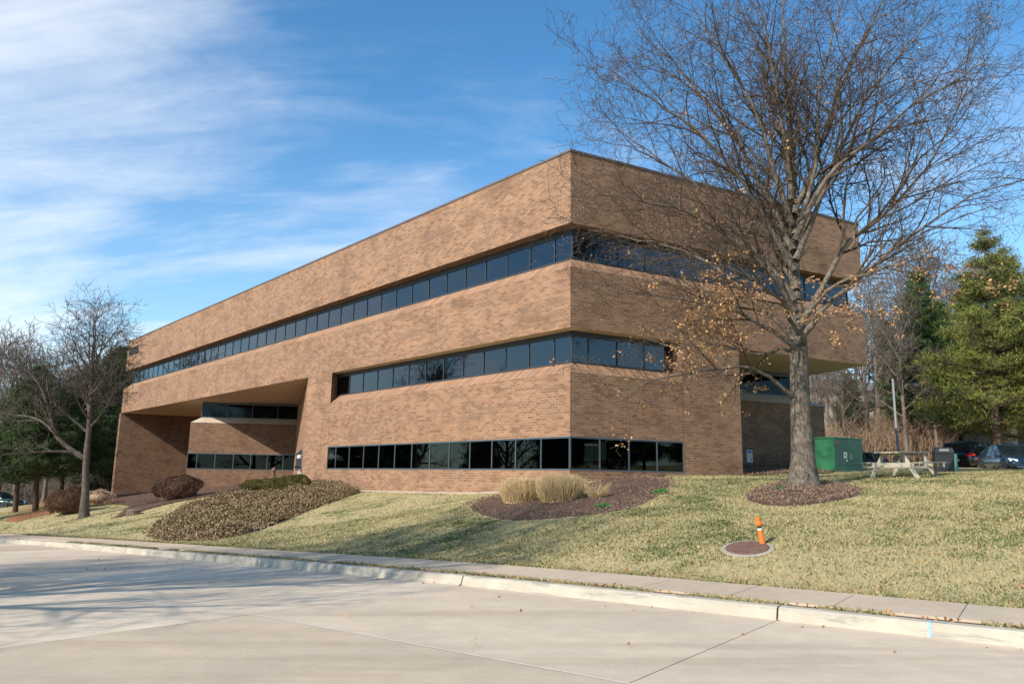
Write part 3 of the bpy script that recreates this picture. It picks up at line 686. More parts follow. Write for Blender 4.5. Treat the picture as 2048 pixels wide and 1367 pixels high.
# ---- house number on the parapet
cu = bpy.data.curves.new('digits', 'FONT'); cu.body = '12125'; cu.size = 1.08; cu.extrude = .04; cu.align_x = 'CENTER'; cu.align_y = 'CENTER'; cu.offset = .004; cu.space_character = 1.12
to = bpy.data.objects.new('tmp', cu); COL.objects.link(to); dg_ = bpy.context.evaluated_depsgraph_get(); dg_.update()
nm = bpy.data.meshes.new_from_object(to.evaluated_get(dg_)); bpy.data.objects.remove(to); nm.materials.clear(); nm.materials.append(m_black)
ob = link('house_number', nm, bld)
c = (uvpl(268.5, 702, C0, nL)); c2 = c[:2]+nL*.09
xax = Vector((-eL[0], -eL[1], 0)); ob.matrix_parent_inverse = Matrix.Translation(-Vector((C0[0], C0[1], 1.4)))
ob.matrix_basis = Matrix(((xax[0], 0, nL[0], c2[0]), (xax[1], 0, nL[1], c2[1]), (0, 1, 0, c[2]), (0, 0, 0, 1)))
tag(ob, 'black raised numerals 12125 on the parapet')
# ------------------------------------------------------------------ trees
class Tubes:
    def __init__(s): s.b = {}
    def add(s, P, R, sides): s.b.setdefault((len(P), sides), []).append((P, R))
    def mesh(s, name, m, smooth=True):
        Vs, Fs, off = [], [], 0
        for (K, S_), L in s.b.items():
            P = np.array([p for p, r in L]); R = np.array([r for p, r in L]); n = len(L)
            T = np.gradient(P, axis=1); T /= np.linalg.norm(T, axis=2, keepdims=True)+1e-9
            ref = np.where(np.abs(T[:, :1, 2:3]) > .85, np.array([[[1., 0, 0]]]), np.array([[[0, 0, 1.]]])); ref = np.broadcast_to(ref, T.shape)
            a = np.cross(T, ref); a /= np.linalg.norm(a, axis=2, keepdims=True)+1e-9; b = np.cross(T, a)
            th = np.arange(S_)*2*math.pi/S_
            V = P[:, :, None]+R[:, :, None, None]*(a[:, :, None]*np.cos(th)[:, None]+b[:, :, None]*np.sin(th)[:, None])
            Vs.append(V.reshape(-1, 3))
            i = np.arange(n)[:, None, None]*K*S_; k = np.arange(K-1)[None, :, None]*S_; j = np.arange(S_)[None, None]; jn = (j+1) % S_
            Fs.append((np.stack(np.broadcast_arrays(i+k+j, i+k+jn, i+k+S_+jn, i+k+S_+j), -1)+off).reshape(-1, 4)); off += n*K*S_
        return mesh_raw(name, np.concatenate(Vs), Fs, [m], smooth=smooth)
def quads_mesh(name, C, size, m, r, up=None, aspect=1.6, tri=False, bend=False):
    """many small leaf faces at centres C"""
    n = len(C); d = r.normal(size=(n, 3)); d /= np.linalg.norm(d, axis=1, keepdims=True)
    if up is not None: d = d*(1-up[1])+np.array(up[0])*up[1]; d /= np.linalg.norm(d, axis=1, keepdims=True)
    e = r.normal(size=(n, 3)); a = np.cross(d, e); a /= np.linalg.norm(a, axis=1, keepdims=True)
    s = (np.asarray(size)*(r.uniform(.6, 1.3, n)))[:, None]
    if tri: V = np.stack([C-a*s/aspect, C+a*s/aspect, C+d*s*2], 1); F = np.arange(n*3).reshape(-1, 3)
    else: V = np.stack([C, C+d*s*.5+a*s/aspect*.5, C+d*s, C+d*s*.5-a*s/aspect*.5], 1); F = np.arange(n*4).reshape(-1, 4)
    return mesh_raw(name, V.reshape(-1, 3), [F], [m])
def unit(v): return v/(np.linalg.norm(v)+1e-9)
UP = np.array([0, 0, 1.])
def grow(T, tips, p0, d, L, r0, lvl, r, cfg, maxl):
    K = cfg['seg'][lvl]; P = [p0]; dd = unit(d); st = L/(K-1); wob = cfg['wob'][lvl]
    for k in range(K-1):
        dd = unit(dd+r.normal(size=3)*wob+UP*cfg['up'][lvl]); P.append(P[-1]+dd*st)
    P = np.array(P); t = np.linspace(0, 1, K); R = np.maximum(r0*(1-t*.72), cfg['rmin'])
    T[min(lvl, 1)].add(P, R, cfg['sides'][lvl])
    if lvl >= maxl: tips.append((P[-1], dd, lvl)); return
    spawn(T, tips, P, R, L, lvl, r, cfg, maxl)
def spawn(T, tips, P, R, L, lvl, r, cfg, maxl, t0=None, n=None):
    n = n or max(2, int(cfg['n'][lvl]*L)+r.integers(0, 2)); t0 = cfg['t0'][lvl] if t0 is None else t0; K = len(P)
    ph = r.uniform(0, 6.28)
    for i in range(n):
        t = t0+(1-t0)*((i+r.uniform(.1, .9))/n); x = t*(K-1); k = min(int(x), K-2); p = P[k]+(P[k+1]-P[k])*(x-k); tan = unit(P[k+1]-P[k])
        ph += 2.4+r.uniform(-.5, .5); a = unit(np.cross(tan, UP if abs(tan[2]) < .9 else np.array([1., 0, 0]))); b = np.cross(tan, a)
        an = R_(r.uniform(*cfg['ang'][lvl])); side = a*math.cos(ph)+b*math.sin(ph); side = unit(side*np.array([1, 1, cfg.get('flat', 1)]))
        d = tan*math.cos(an)+side*math.sin(an)
        l = L*r.uniform(*cfg['len'][lvl])*(1-.45*t) if lvl < 2 else r.uniform(*cfg['tw'][lvl-2])
        rr = (R[k]+(R[k+1]-R[k])*(x-k))*.62
        grow(T, tips, p, d, l, min(rr, cfg['rmax'][lvl]), lvl+1, r, cfg, maxl)
    tips.append((P[-1], unit(P[-1]-P[-2]), lvl))
CFG = dict(seg=[9, 6, 5, 4, 3], wob=[.08, .15, .17, .19, .19], up=[.03, .03, .03, .02, .02], rmin=.0048, sides=[9, 5, 4, 3, 3], n=[2.3, 2.9, 3.3, 3.5], t0=[.22, .18, .12, .1],
           ang=[(22, 42), (26, 52), (28, 58), (30, 62)], len=[(.30, .50), (.34, .55)], tw=[(.42, .92), (.17, .38)], rmax=[.06, .022, .009, .006], flat=.8)
def catmull(P, n):
    P = np.asarray(P, float); Q = np.vstack([2*P[0]-P[1], P, 2*P[-1]-P[-2]]); out = []
    for i in range(n):
        x = i/(n-1)*(len(P)-1); k = min(int(x), len(P)-2); t = x-k; a, b, c, d = Q[k:k+4]
        out.append(.5*(2*b+(c-a)*t+(2*a-5*b+4*c-d)*t*t+(3*b-a-3*c+d)*t**3))
    return np.array(out)
def flare(P, r0, r1, fl=1.5, fh=.9, h0=None):
    z = P[:, 2]-P[0, 2]; L = z[-1]; t = z/L
    return (r0*(1-t)+r1*t)*(1+(fl-1)*np.exp(-z/fh*2.6))
def trunk_mesh(T, P, R, sides, r):
    T[0].add(P, R, sides)

def build_tree(name, label, cat, T, tips, base, bark_, twig_, leaf=None, group=None):
    root = empty(name, base); tag(root, label, cat, group); off = -np.array(base)
    def L_(n, me):
        me.transform(Matrix.Translation(Vector(off))); return link(n, me, root)
    L_('trunk', T[0].mesh('trunk', bark_)); L_('crown', T[1].mesh('crown', twig_))
    for n, me in (leaf or []): L_(n, me)
    return root

# ---- the large oak on the lawn, limbs placed one by one
r = np.random.default_rng(11); T = [Tubes(), Tubes()]; tips = []
TD = 22.0; tb = hit(1608, 976)
TD = float(tb[1])
def P3(pts, dd):
    n = len(pts)
    return np.array([at(u, v, TD+dd*(i/(n-1))**1.2) for i, (u, v) in enumerate(pts)])
tr = P3([(1608, 985), (1607, 960), (1605, 900), (1602, 840), (1599, 760), (1597, 690), (1592, 620), (1588, 540), (1587, 460), (1586, 400), (1582, 330), (1578, 250), (1572, 170), (1568, 80), (1566, -20), (1562, -110)], .6)
trs = catmull(tr, 44); z_ = trs[:, 2]-trs[0, 2]
Rt = np.interp(z_, [0, .35, .8, 1.6, 3, 4.2, 5.2, 6.5, 9, 12, 16.5], [.56, .43, .345, .297, .268, .25, .21, .16, .11, .06, .012])
T[0].add(trs, Rt, 22)
spawn(T, tips, trs[26:], Rt[26:], 6.5, 0, r, CFG, 4, t0=.05, n=12)
LIMBS = [
 ([(1604, 800), (1572, 775), (1530, 745), (1470, 738), (1400, 752), (1320, 768), (1245, 790)], -2.2, .085, .42),
 ([(1594, 700), (1550, 660), (1490, 628), (1400, 600), (1310, 580), (1225, 560)], -1.5, .09, .3),
 ([(1594, 690), (1540, 640), (1450, 560), (1360, 510), (1270, 490), (1180, 470)], 1.5, .10, .25),
 ([(1590, 620), (1540, 555), (1470, 485), (1390, 430), (1290, 400), (1200, 385)], -2.5, .10, .2),
 ([(1590, 600), (1530, 510), (1460, 425), (1380, 350), (1290, 290), (1205, 215)], 1.8, .11, .2),
 ([(1588, 540), (1530, 440), (1470, 350), (1400, 270), (1310, 215), (1215, 150)], -1.5, .105, .2),
 ([(1586, 500), (1540, 400), (1490, 300), (1430, 210), (1360, 130), (1290, 70)], 1.0, .11, .2),
 ([(1585, 450), (1545, 350), (1510, 240), (1460, 140), (1400, 50), (1340, -50)], -1.0, .10, .2),
 ([(1583, 400), (1560, 300), (1530, 190), (1495, 80), (1450, -40)], 1.6, .10, .2),
 ([(1580, 360), (1570, 250), (1545, 140), (1530, 20), (1505, -80)], -2.2, .09, .2),
 ([(1590, 470), (1622, 400), (1636, 300), (1650, 180), (1675, 60), (1700, -40)], -.8, .11, .2),
 ([(1588, 430), (1625, 350), (1650, 250), (1690, 140), (1740, 40), (1790, -50)], 1.6, .11, .2),
 ([(1592, 520), (1640, 410), (1690, 300), (1750, 200), (1820, 110), (1890, 20)], .5, .11, .2),
 ([(1590, 480), (1650, 360), (1720, 280), (1800, 210), (1880, 160), (1965, 110)], -2.0, .10, .2),
 ([(1596, 660), (1640, 590), (1700, 500), (1760, 455), (1830, 395), (1890, 320), (1950, 200), (1995, 130)], .8, .115, .28),
 ([(1597, 680), (1650, 610), (1715, 545), (1790, 480), (1870, 430), (1960, 370), (2050, 345)], -1.2, .11, .28),
 ([(1700, 500), (1715, 440), (1760, 370), (1775, 330), (1760, 290)], .8, .05, .15),
 ([(1596, 650), (1650, 590), (1730, 560), (1800, 545), (1880, 555), (1950, 560)], -2.5, .075, .25),
 ([(1600, 720), (1560, 690), (1500, 700), (1430, 680), (1360, 690), (1290, 670)], 3.0, .075, .3),
 ([(1596, 640), (1570, 560), (1520, 500), (1440, 470), (1350, 450), (1260, 440)], 4.2, .09, .25),
 ([(1593, 600), (1560, 520), (1540, 440), (1500, 360), (1440, 300)], 5.5, .09, .25),
 ([(1593, 580), (1590, 480), (1600, 380), (1590, 270), (1610, 160)], 5.5, .09, .25),
 ([(1596, 690), (1630, 640), (1680, 630), (1720, 640)], -2.5, .05, .25),
 ([(1596, 670), (1570, 620), (1510, 570), (1420, 540), (1330, 545)], -4.0, .075, .25),
]
for pts, dd, r0, t0 in LIMBS:
    P = catmull(P3(pts, dd), 16)
    L = np.linalg.norm(np.diff(P, axis=0), axis=1).sum(); P[1:] += np.cumsum(r.normal(size=(15, 3))*.040, 0)
    R = r0*.98*(1-np.linspace(0, 1, 16)**.62*.93)+.004
    T[0].add(P, R, 9)
    spawn(T, tips, P, R, L, 0, r, CFG, 4, t0=t0*.75, n=int(L*1.9))
tp = np.array([t[0] for t in tips if t[2] >= 3]); td_ = np.array([t[1] for t in tips if t[2] >= 3])
sel = r.random(len(tp)) < .2; gp = tp[sel]
oc = np.array([[1, 0, 0], [-1, 0, 0], [0, 1, 0], [0, -1, 0], [0, 0, 1], [0, 0, -1]])*.015; of = np.array([[0, 2, 4], [2, 1, 4], [1, 3, 4], [3, 0, 4], [2, 0, 5], [1, 2, 5], [3, 1, 5], [0, 3, 5]])
V = (gp[:, None]+oc[None]*r.uniform(.7, 1.3, (len(gp), 1, 1))).reshape(-1, 3); Fg = (of[None]+np.arange(len(gp))[:, None, None]*6).reshape(-1, 3)
gal = mesh_raw('twig_buds', V, [Fg], [m_gall])
zt = tp[:, 2]; ax = np.hypot(tp[:, 0]-tb[0], tp[:, 1]-tb[1])
nz_ = np.sin(tp[:, 0]*2.1+1)*np.sin(tp[:, 1]*1.7)*np.sin(tp[:, 2]*2.3+.5)
pl_ = np.where(zt < 7.4, .72*np.exp(-np.maximum(0, ax-1.8)/3.2), .006)*np.where(zt < 7.6, (nz_ > -.25)*1.0+.15, 1)
pl_ = np.where((tp[:, 0] < tb[0]-3.2) & (zt > 5.2), pl_*.2, pl_)
pl_ = np.where((zt < 4.9) & (ax > 2.6), pl_*.3, pl_)
ls = tp[r.random(len(tp)) < pl_]; lc = (ls[:, None]+r.normal(size=(len(ls), 9, 3))*.062).reshape(-1, 3)
lea = quads_mesh('dry_leaves', lc, .082, m_dryleaf, r, aspect=1.5)
print('oak twigs', len(tips), 'leaves', len(lc))
build_tree('oak_tree', 'big bare oak on the lawn with brown leaves clinging to its lower branches', 'tree', T, tips, tuple(tb), m_bark, m_twig, [('twig_buds', gal), ('dry_leaves', lea)])

# ---- generic bare trees
def bare_tree(seed, H, RC, r0, first, nl, cfg=CFG, lean=(0, 0), maxl=4, dens=3.0, up=(25, 68)):
    r = np.random.default_rng(seed); T = [Tubes(), Tubes()]; tips = []
    K = 26; t = np.linspace(0, 1, K); P = np.stack([lean[0]*t*H+np.cumsum(r.normal(size=K))*.035*t, lean[1]*t*H+np.cumsum(r.normal(size=K))*.035*t, t*H*.97-.25*(t == 0)], 1)
    R = np.maximum(r0*(1-t)**.85, .012)*(1+.55*np.exp(-t*H/.45)); T[0].add(P, R, 14)
    spawn(T, tips, P[10:], R[10:], H*.42, 0, r, cfg, maxl, t0=.1, n=int(H*1.2))
    ph = r.uniform(0, 6)
    for i in range(nl):
        f = (i+.5)/nl; h = first+(H*.72-first)*f; x = h/H*(K-1); k = int(x); p = P[k]+(P[min(k+1, K-1)]-P[k])*(x-k)
        ph += 2.4+r.uniform(-.3, .3); el = R_(up[0]+(up[1]-up[0])*f+r.uniform(-6, 6)); L = RC*(1.12-.3*f)*r.uniform(.85, 1.12)*(1/math.cos(el)**.45)
        L = min(L, (H-h)*1.0/max(.3, math.sin(el)))
        d = np.array([math.cos(ph)*math.cos(el), math.sin(ph)*math.cos(el), math.sin(el)]); Q = [p]
        for _ in range(11): d = unit(d+r.normal(size=3)*.07+UP*.025); Q.append(Q[-1]+d*L/11)
        Q = np.array(Q); rr = R[k]*.52; Rb = rr*(1-np.linspace(0, 1, 12)*.88)+.004; T[0].add(Q, Rb, 7)
        spawn(T, tips, Q, Rb, L, 0, r, cfg, maxl, t0=.22, n=int(L*dens))
    return T, tips
def bg_cfg(s): return dict(CFG, rmin=s, n=[2.2, 2.8, 3.4, 4], tw=[(.5, 1.0), (.25, .5)], sides=[8, 4, 3, 3, 3])
# left lawn tree with its forked low limb
T, tips = bare_tree(8, 11.3, 2.75, .20, 4.3, 16, dict(CFG, rmin=.0075, n=[2.2, 2.9, 3.8, 4]), dens=2.9, lean=(-.045, 0), up=(30, 74))
lt = hit(168, 1034)
r = np.random.default_rng(3)
f_ = lambda pts, dd: catmull(np.array([at(u, v, lt[1]+dd*i/(len(pts)-1))-lt for i, (u, v) in enumerate(pts)]), 14)
for pts, dd, r0 in (([(168, 915), (140, 897), (112, 868), (98, 820), (85, 780), (60, 745), (20, 720)], -1.0, .14), ([(160, 905), (110, 902), (60, 905), (5, 908)], -2, .07), ([(112, 868), (80, 840), (40, 830), (-5, 825)], 1, .07),
                    ([(170, 800), (200, 770), (235, 720), (262, 690)], -1, .08), ([(170, 820), (210, 800), (250, 790)], .5, .06)):
    P = f_(pts, dd); L = np.linalg.norm(np.diff(P, axis=0), axis=1).sum(); Rr = r0*(1-np.linspace(0, 1, 14)*.85)+.006; T[0].add(P, Rr, 8); spawn(T, tips, P, Rr, L, 0, r, dict(CFG, rmin=.008), 4, t0=.3, n=int(L*2.6))
def place(proto, loc, rz=0, s=1.0, label=None, name=None, group=None):
    c = proto.copy(); COL.objects.link(c); c.location = loc; c.rotation_euler = (0, 0, rz); c.scale = (s if not isinstance(s, tuple) else s[0], s if not isinstance(s, tuple) else s[0], s if not isinstance(s, tuple) else s[1])
    if label: c['label'] = label
    if group: c['group'] = group
    for ch in proto.children:
        d = ch.copy(); COL.objects.link(d); d.parent = c
        for g in ch.children: e = g.copy(); COL.objects.link(e); e.parent = d
    return c
lo = build_tree('bare_tree', 'bare grey tree with a low forked limb on the left lawn', 'tree', T, tips, (0, 0, 0), m_bark_grey, m_bark_grey)
lo.location = lt
# street trees left of the camera: their shadows lie on the road, twigs reach into the left edge
T, tips = bare_tree(21, 14.5, 5.6, .30, 3.4, 17, dict(CFG, rmin=.006), dens=2.8)
s1 = build_tree('street_tree', 'tall bare tree whose twig tips enter the left edge of the picture', 'tree', T, tips, (0, 0, 0), m_bark, m_twig, group='bare trees near the road')
sx, sy = -14.0, 6.6; s1.location = (sx, sy, gz(sx, sy)); s1.rotation_euler = (0, 0, 1.2)
for i, (x, y, a, s, lb) in enumerate([(-23, 3.5, .7, 1.05, 'bare tree beyond the left edge shading the near road'), (-36, 20, 3.1, .95, 'bare tree beyond the left edge, down the road'),
        (-41, 36, 2.0, .9, 'bare tree down the road whose shadow falls on the far end of the top storey'),
        (-24, -34, 4.0, 1.1, 'bare tree across the road mirrored in the corner windows'), (-46, -12, 5.0, 1.1, 'bare tree across the road, mirrored at the left'), (-5, -44, .3, 1.2, 'bare tree across the road behind the camera')]):
    place(s1, (x, y, gz(x, y)), a, s, lb, group='bare trees near the road')

# ---- conifers
def conifer(seed, H, RC, bare, mat_, tier, dense, droop=-.05, nsz=.16, shape=.8, name='pine_tree', label='', nb=70):
    r = np.random.default_rng(seed); T = [Tubes(), Tubes()]; C = []
    K = 14; t = np.linspace(0, 1, K); P = np.stack([np.cumsum(r.normal(size=K))*.04, np.cumsum(r.normal(size=K))*.04, t*H-.2*(t == 0)], 1); R = np.maximum(.021*H*(1-t)**.9, .02); T[0].add(P, R, 10)
    ph = 0
    for i in range(nb):
        f = (i+r.uniform(0, 1))/nb; 
        if tier: f = round(f*tier)/tier+r.uniform(-.012, .012)
        f = min(max(f, 0), .995); h = bare+(H-bare)*f; x = h/H*(K-1); k = min(int(x), K-2); p = P[k]+(P[k+1]-P[k])*(x-k)
        ph += 2.4+r.uniform(-.4, .4); L = RC*((1-f)**shape)*r.uniform(.55, 1.15)+.25; el = droop+.55*f+r.uniform(-.1, .1)
        d = np.array([math.cos(ph)*math.cos(el), math.sin(ph)*math.cos(el), math.sin(el)]); Q = [p]
        for j in range(6): d = unit(d+UP*.06+r.normal(size=3)*.05); Q.append(Q[-1]+d*L/6)
        Q = np.array(Q); T[0].add(Q, np.linspace(.012*H*.5*(1-f)+.015, .01, 7), 4)
        m = int(L*dense)
        for q_ in range(m):
            tt = r.uniform(.22, 1)**.7; x = tt*6; k = min(int(x), 5); c = Q[k]+(Q[k+1]-Q[k])*(x-k)
            w = (1.15-tt)*L*.42; c2 = c+r.normal(size=3)*np.array([w, w, w*.22+.05]); 
            T[1].add(np.array([c, (c+c2)/2+r.normal(size=3)*.03, c2]), np.array([.012, .009, .006]), 3)
            C.append(c2+r.normal(size=(15, 3))*np.array([.17, .17, .08]))
    C = np.concatenate(C); n = quads_mesh('needles', C, nsz, mat_, r, up=((0, 0, 1), .25), aspect=6.5, tri=True)
    root = empty(name); tag(root, label, 'tree'); link('trunk', T[0].mesh('trunk', m_pinebark), root); link('branches', T[1].mesh('branches', m_pinebark), root); link('needles', n, root); return root
def stand(o, u, v, D, rz=0, s=1, dz=0):
    p = at(u, v, D); z = gz(p[0], p[1]); o.location = (p[0], p[1], z+dz-.05); o.rotation_euler = (0, 0, rz); o.scale = (s, s, s); return o
def top_h(u, D, vtop): p = at(u, vtop, D); return p[2]-gz(p[0], p[1])
wp = conifer(31, 14, 4.0, 2.6, m_pine_y, 11, 24, -.14, .13, .75, 'pine_tree', 'large bright yellow-green pine at the right edge behind the parked cars', 62)
D_ = 44; stand(wp, 1995, 900, D_, .4, top_h(1995, D_, 468)/14)
dp = conifer(32, 14, 3.0, 2.8, m_pine_d, 0, 24, .0, .15, .8, 'pine_tree', 'tall dark narrow pine behind the light pole', 80)
D_ = 58; stand(dp, 1858, 880, D_, .4, top_h(1858, D_, 545)/14)
def cp(pr, u, D, vtop, H, rz, lb, sx=1.0, grp='evergreens behind the parking lot'):
    p = at(u, 900, D); z = gz(p[0], p[1]); s = top_h(u, D, vtop)/H; return place(pr, (p[0], p[1], z-.05), rz, (s*sx, s), lb, group=grp)
GE = 'evergreens behind the parking lot'; wp['group'] = GE; dp['group'] = GE
cp(wp, 1925, 60, 640, 14, 2.1, 'mid-height bright pine left of the large one', .9)
cp(wp, 2060, 52, 500, 14, 4.1, 'bright pine cut by the right edge of the picture')
cp(dp, 1900, 66, 600, 14, 1.0, 'dark pine between the light pole and the bright pines')
cp(dp, 1705, 62, 745, 14, 3.0, 'short dark pine seen just under the right overhang corner', 1.2)
cp(dp, 1965, 74, 560, 14, 5.0, 'dark pine seen through the bright pine')
cp(wp, 2070, 46, 600, 14, 2.2, 'shorter bright pine at the right edge over the blue car', 1.0)
cp(dp, 1790, 82, 640, 14, 2.2, 'far dark pine left of the light pole', 1.1)
GL = 'evergreens at the left end of the building'
lp = conifer(41, 11, 3.4, 2.4, m_pine_d, 0, 26, .05, .15, .7, 'pine_tree', 'dark pine with a leaning trunk behind the russet shrub', 80); lp['group'] = GL
p = hit(72, 1022); lp.location = p; lp.rotation_euler = (0, R_(-4), 1.0); sc_ = top_h(72, p[1], 745)/11; lp.scale = (sc_,)*3
def cpl(pr, u, v, vtop, H, rz, lb, sx=1.0, D=None):
    p = hit(u, v) if D is None else at(u, v, D); z = gz(p[0], p[1]); s = top_h(u, p[1], vtop)/H; return place(pr, (p[0], p[1], z-.05), rz, (s*sx, s), lb, group=GL)
cpl(lp, 30, 1024, 770, 11, 2.5, 'dark pine at the far left edge', 1.0)
cpl(lp, 118, 1000, 760, 11, 4.0, 'dark pine standing behind the leaning one', 1.0, D=64)
cpl(lp, 205, 985, 700, 11, 5.2, 'dense dark pine beside the end wall', .9, D=86)
cpl(lp, 165, 985, 740, 11, .6, 'dark pine seen behind the bare lawn tree', 1.0, D=80)
sb = conifer(43, 15, 3.2, .8, m_pine_b, 0, 34, -.1, .18, .9, 'spruce_tree', 'tall blue-green spruce rising behind the left end of the building', 90); sb['group'] = GL
p = at(232, 985, 88); sb.location = (p[0], p[1], gz(p[0], p[1])); sc_ = top_h(232, 88, 700)/15; sb.scale = (sc_*1.1, sc_*1.1, sc_)
cpl(sb, 240, 985, 790, 15, 2.2, 'second blue-green spruce half hidden by the end wall', 1.1, D=92)
cpl(sb, 60, 985, 760, 15, 1.2, 'far blue-green spruce among the bare trees at the left', 1.2, D=98)

GM = 'dark evergreens added beyond the frame to darken window reflections'  # unseen trees, added so the glass mirrors something darker than lawn
for i, (x, y, s) in enumerate([(-58, 2, 1), (-64, 12, 1.15), (-60, 22, .9), (-66, 33, 1.1), (-72, 44, 1.0), (-70, 55, 1.2), (-60, -10, 1.1), (-80, 24, 1.3), (56, 2, 1), (62, -8, 1.1), (58, -20, .95), (70, 8, 1.2), (66, -32, 1.1), (34, 14, .5), (38, 8, .6), (43, 17, .6), (36, 1, .55), (47, 11, .7), (40, -6, .6)]):
    place(lp, (x, y, gz(x, y)-.1), i*1.9, s*1.15, 'dark evergreen added beyond the %s edge of the picture to darken the window reflections' % ('left' if x < 0 else 'right'), group=GM)
# ---- background bare trees
bt = []
for sd, H, RC in ((51, 14, 3.4), (52, 15, 2.6), (53, 12, 3.8)):
    T, tips = bare_tree(sd, H, RC, .2, 3.6, 11, bg_cfg(.014), maxl=3, dens=2.4, up=(30, 74))
    bt.append((build_tree('woodland_tree', 'x', 'tree', T, tips, (0, 0, 0), m_bark_far, m_bark_far), H))
GR, GLb = 'bare woodland trees right of the building', 'bare woodland trees left of the building'
RB_ = [(1814, 56, 590, 0, 'bare tree with a pale trunk close behind the light pole'), (1640, 66, 690, 1, 'bare tree seen under the overhang beside the green cabinet'), (1672, 72, 670, 1, 'bare tree seen under the overhang, second from the cabinet'),
       (1700, 80, 640, 2, 'bare tree far behind the green cabinet'), (1738, 60, 545, 1, 'slender bare tree against the right corner of the building'), (1762, 70, 520, 0, 'bare tree between building corner and light pole'),
       (1825, 86, 500, 1, 'tall thin bare tree far behind the dark pine'), (1850, 90, 490, 2, 'tall bare tree showing above the dark pine'), (1885, 92, 480, 0, 'tallest bare tree left of the bright pine'),
       (1920, 78, 520, 1, 'bare tree beside the bright pine'), (1955, 66, 640, 2, 'bare tree in front of the bright pines'), (2015, 70, 560, 1, 'bare tree behind the blue car'),
       (2045, 60, 540, 0, 'bare tree at the right edge over the cars'), (1660, 95, 690, 0, 'distant bare tree low under the overhang'), (1720, 98, 600, 2, 'distant bare tree right of the overhang'),
       (1780, 104, 560, 1, 'distant bare tree behind the light pole'), (1990, 105, 520, 2, 'distant bare tree between the pines'), (1630, 84, 700, 2, 'bare tree half hidden by the oak trunk'),
       (1690, 58, 735, 2, 'small spreading bare tree under the overhang corner'), (1875, 56, 700, 2, 'low bare tree right of the light pole')]
LB_ = [(8, 60, 690, 0, 'bare tree at the far left edge'), (40, 84, 680, 1, 'bare tree behind the left pines'), (75, 100, 690, 2, 'distant bare tree behind the leaning pine'), (120, 110, 700, 1, 'distant bare tree right of the pines'),
       (150, 96, 720, 0, 'bare tree behind the lawn tree'), (195, 112, 730, 2, 'distant bare tree by the end wall'), (-20, 75, 660, 2, 'bare tree cut by the left edge'), (20, 120, 720, 1, 'far bare tree over the white car'), (225, 104, 740, 1, 'bare tree behind the spruce'), (100, 72, 740, 0, 'bare tree close behind the pines')]
used = set()
for G, lst in ((GR, RB_), (GLb, LB_)):
    for i, (u, D, vt, k, lb) in enumerate(lst):
        pr, H = bt[k]; p = at(u, 900, D); s = top_h(u, D, vt)/H; loc = (p[0], p[1], gz(p[0], p[1])-.05)
        if k not in used: used.add(k); pr.location = loc; pr.scale = (s, s, s); pr.rotation_euler = (0, 0, i*1.3); pr['label'] = lb; pr['group'] = G
        else: place(pr, loc, i*1.7+k, (s*(.9+.05*(i % 5)), s), lb, group=G)

# ------------------------------------------------------------------ low planting
def leafy(name, label, cat, c, rad, n, size, m, seed, tilt=0, stem=True, up=None, flat=False, lump=.12, group=None, rz=0):
    r = np.random.default_rng(seed); d = r.normal(size=(n, 3)); d /= np.linalg.norm(d, axis=1, keepdims=True); d[:, 2] = np.where(d[:, 2] < -.75, -d[:, 2], d[:, 2])
    w = 1+lump*(np.sin(d[:, 0]*5+seed)*np.sin(d[:, 1]*4+1)+.6*np.sin(d[:, 2]*7+d[:, 0]*6)); k = r.uniform(.78, 1.02, n)**.5
    P = d*w[:, None]*k[:, None]*np.array(rad); P[:, 0] += P[:, 2]*tilt; P[:, 2] += rad[2]*.86
    P[:, 2] = np.maximum(P[:, 2], .02)
    root = empty(name, c, rz); tag(root, label, cat, group)
    me = quads_mesh('foliage', P, size, m, r, up=up); link('foliage', me, root)
    T = Tubes()
    for i in range(60):
        e = P[r.integers(0, n)]*np.array([.96, .96, .96]); b = np.array([r.normal()*.08, r.normal()*.08, 0]); T.add(np.array([b, (b+e)/2+r.normal(size=3)*.05, e]), np.array([.018, .012, .006]), 4)
    link('stems', T.mesh('stems', m_twig), root)
    core = MB(); core.loft([[(rad[0]*.60*a*math.cos(t)+ (h)*tilt*rad[2], rad[1]*.60*a*math.sin(t), rad[2]*(.86+h*.62)) for t in np.linspace(0, 2*math.pi, 13)[:-1]] for h, a in ((-.95, .3), (-.6, .8), (0, 1), (.6, .8), (.95, .3))])
    core.build('inner_twigs', m, root, smooth=True)
    return root
p = hit(132, 1028); leafy('round_shrub', 'large rounded russet shrub beside the bare tree on the left lawn', 'shrub', p, (1.0, 1.0, .78), 20000, .05, m_redshrub, 1, .15)
p = hit(196, 1008, 20, 100); leafy('round_shrub', 'paler sparse shrub behind the bare tree on the left lawn', 'shrub', p, (1.1, 1.0, .55), 4000, .06, m_brush, 2)
p = hit(352, 999, 20, 100); leafy('round_shrub', 'russet shrub leaning to the right in front of the end wall', 'shrub', p, (1.15, 1.0, .72), 20000, .05, m_redshrub, 3, .55)
for i, (u, v, rx, rzz, lb) in enumerate([(512, 990, .95, .36, 'leftmost low evergreen shrub at the recess'), (547, 992, .95, .42, 'middle low evergreen shrub at the recess'), (587, 991, 1.0, .48, 'rightmost and tallest low evergreen shrub at the recess')]):
    p = hit(u, v)+np.array([0, 0, .18]); leafy('low_shrub', lb, 'shrub', p, (rx*.85, .8, rzz*.95), 11000, .045, m_yew, 10+i, group='low evergreen shrubs by the recess')
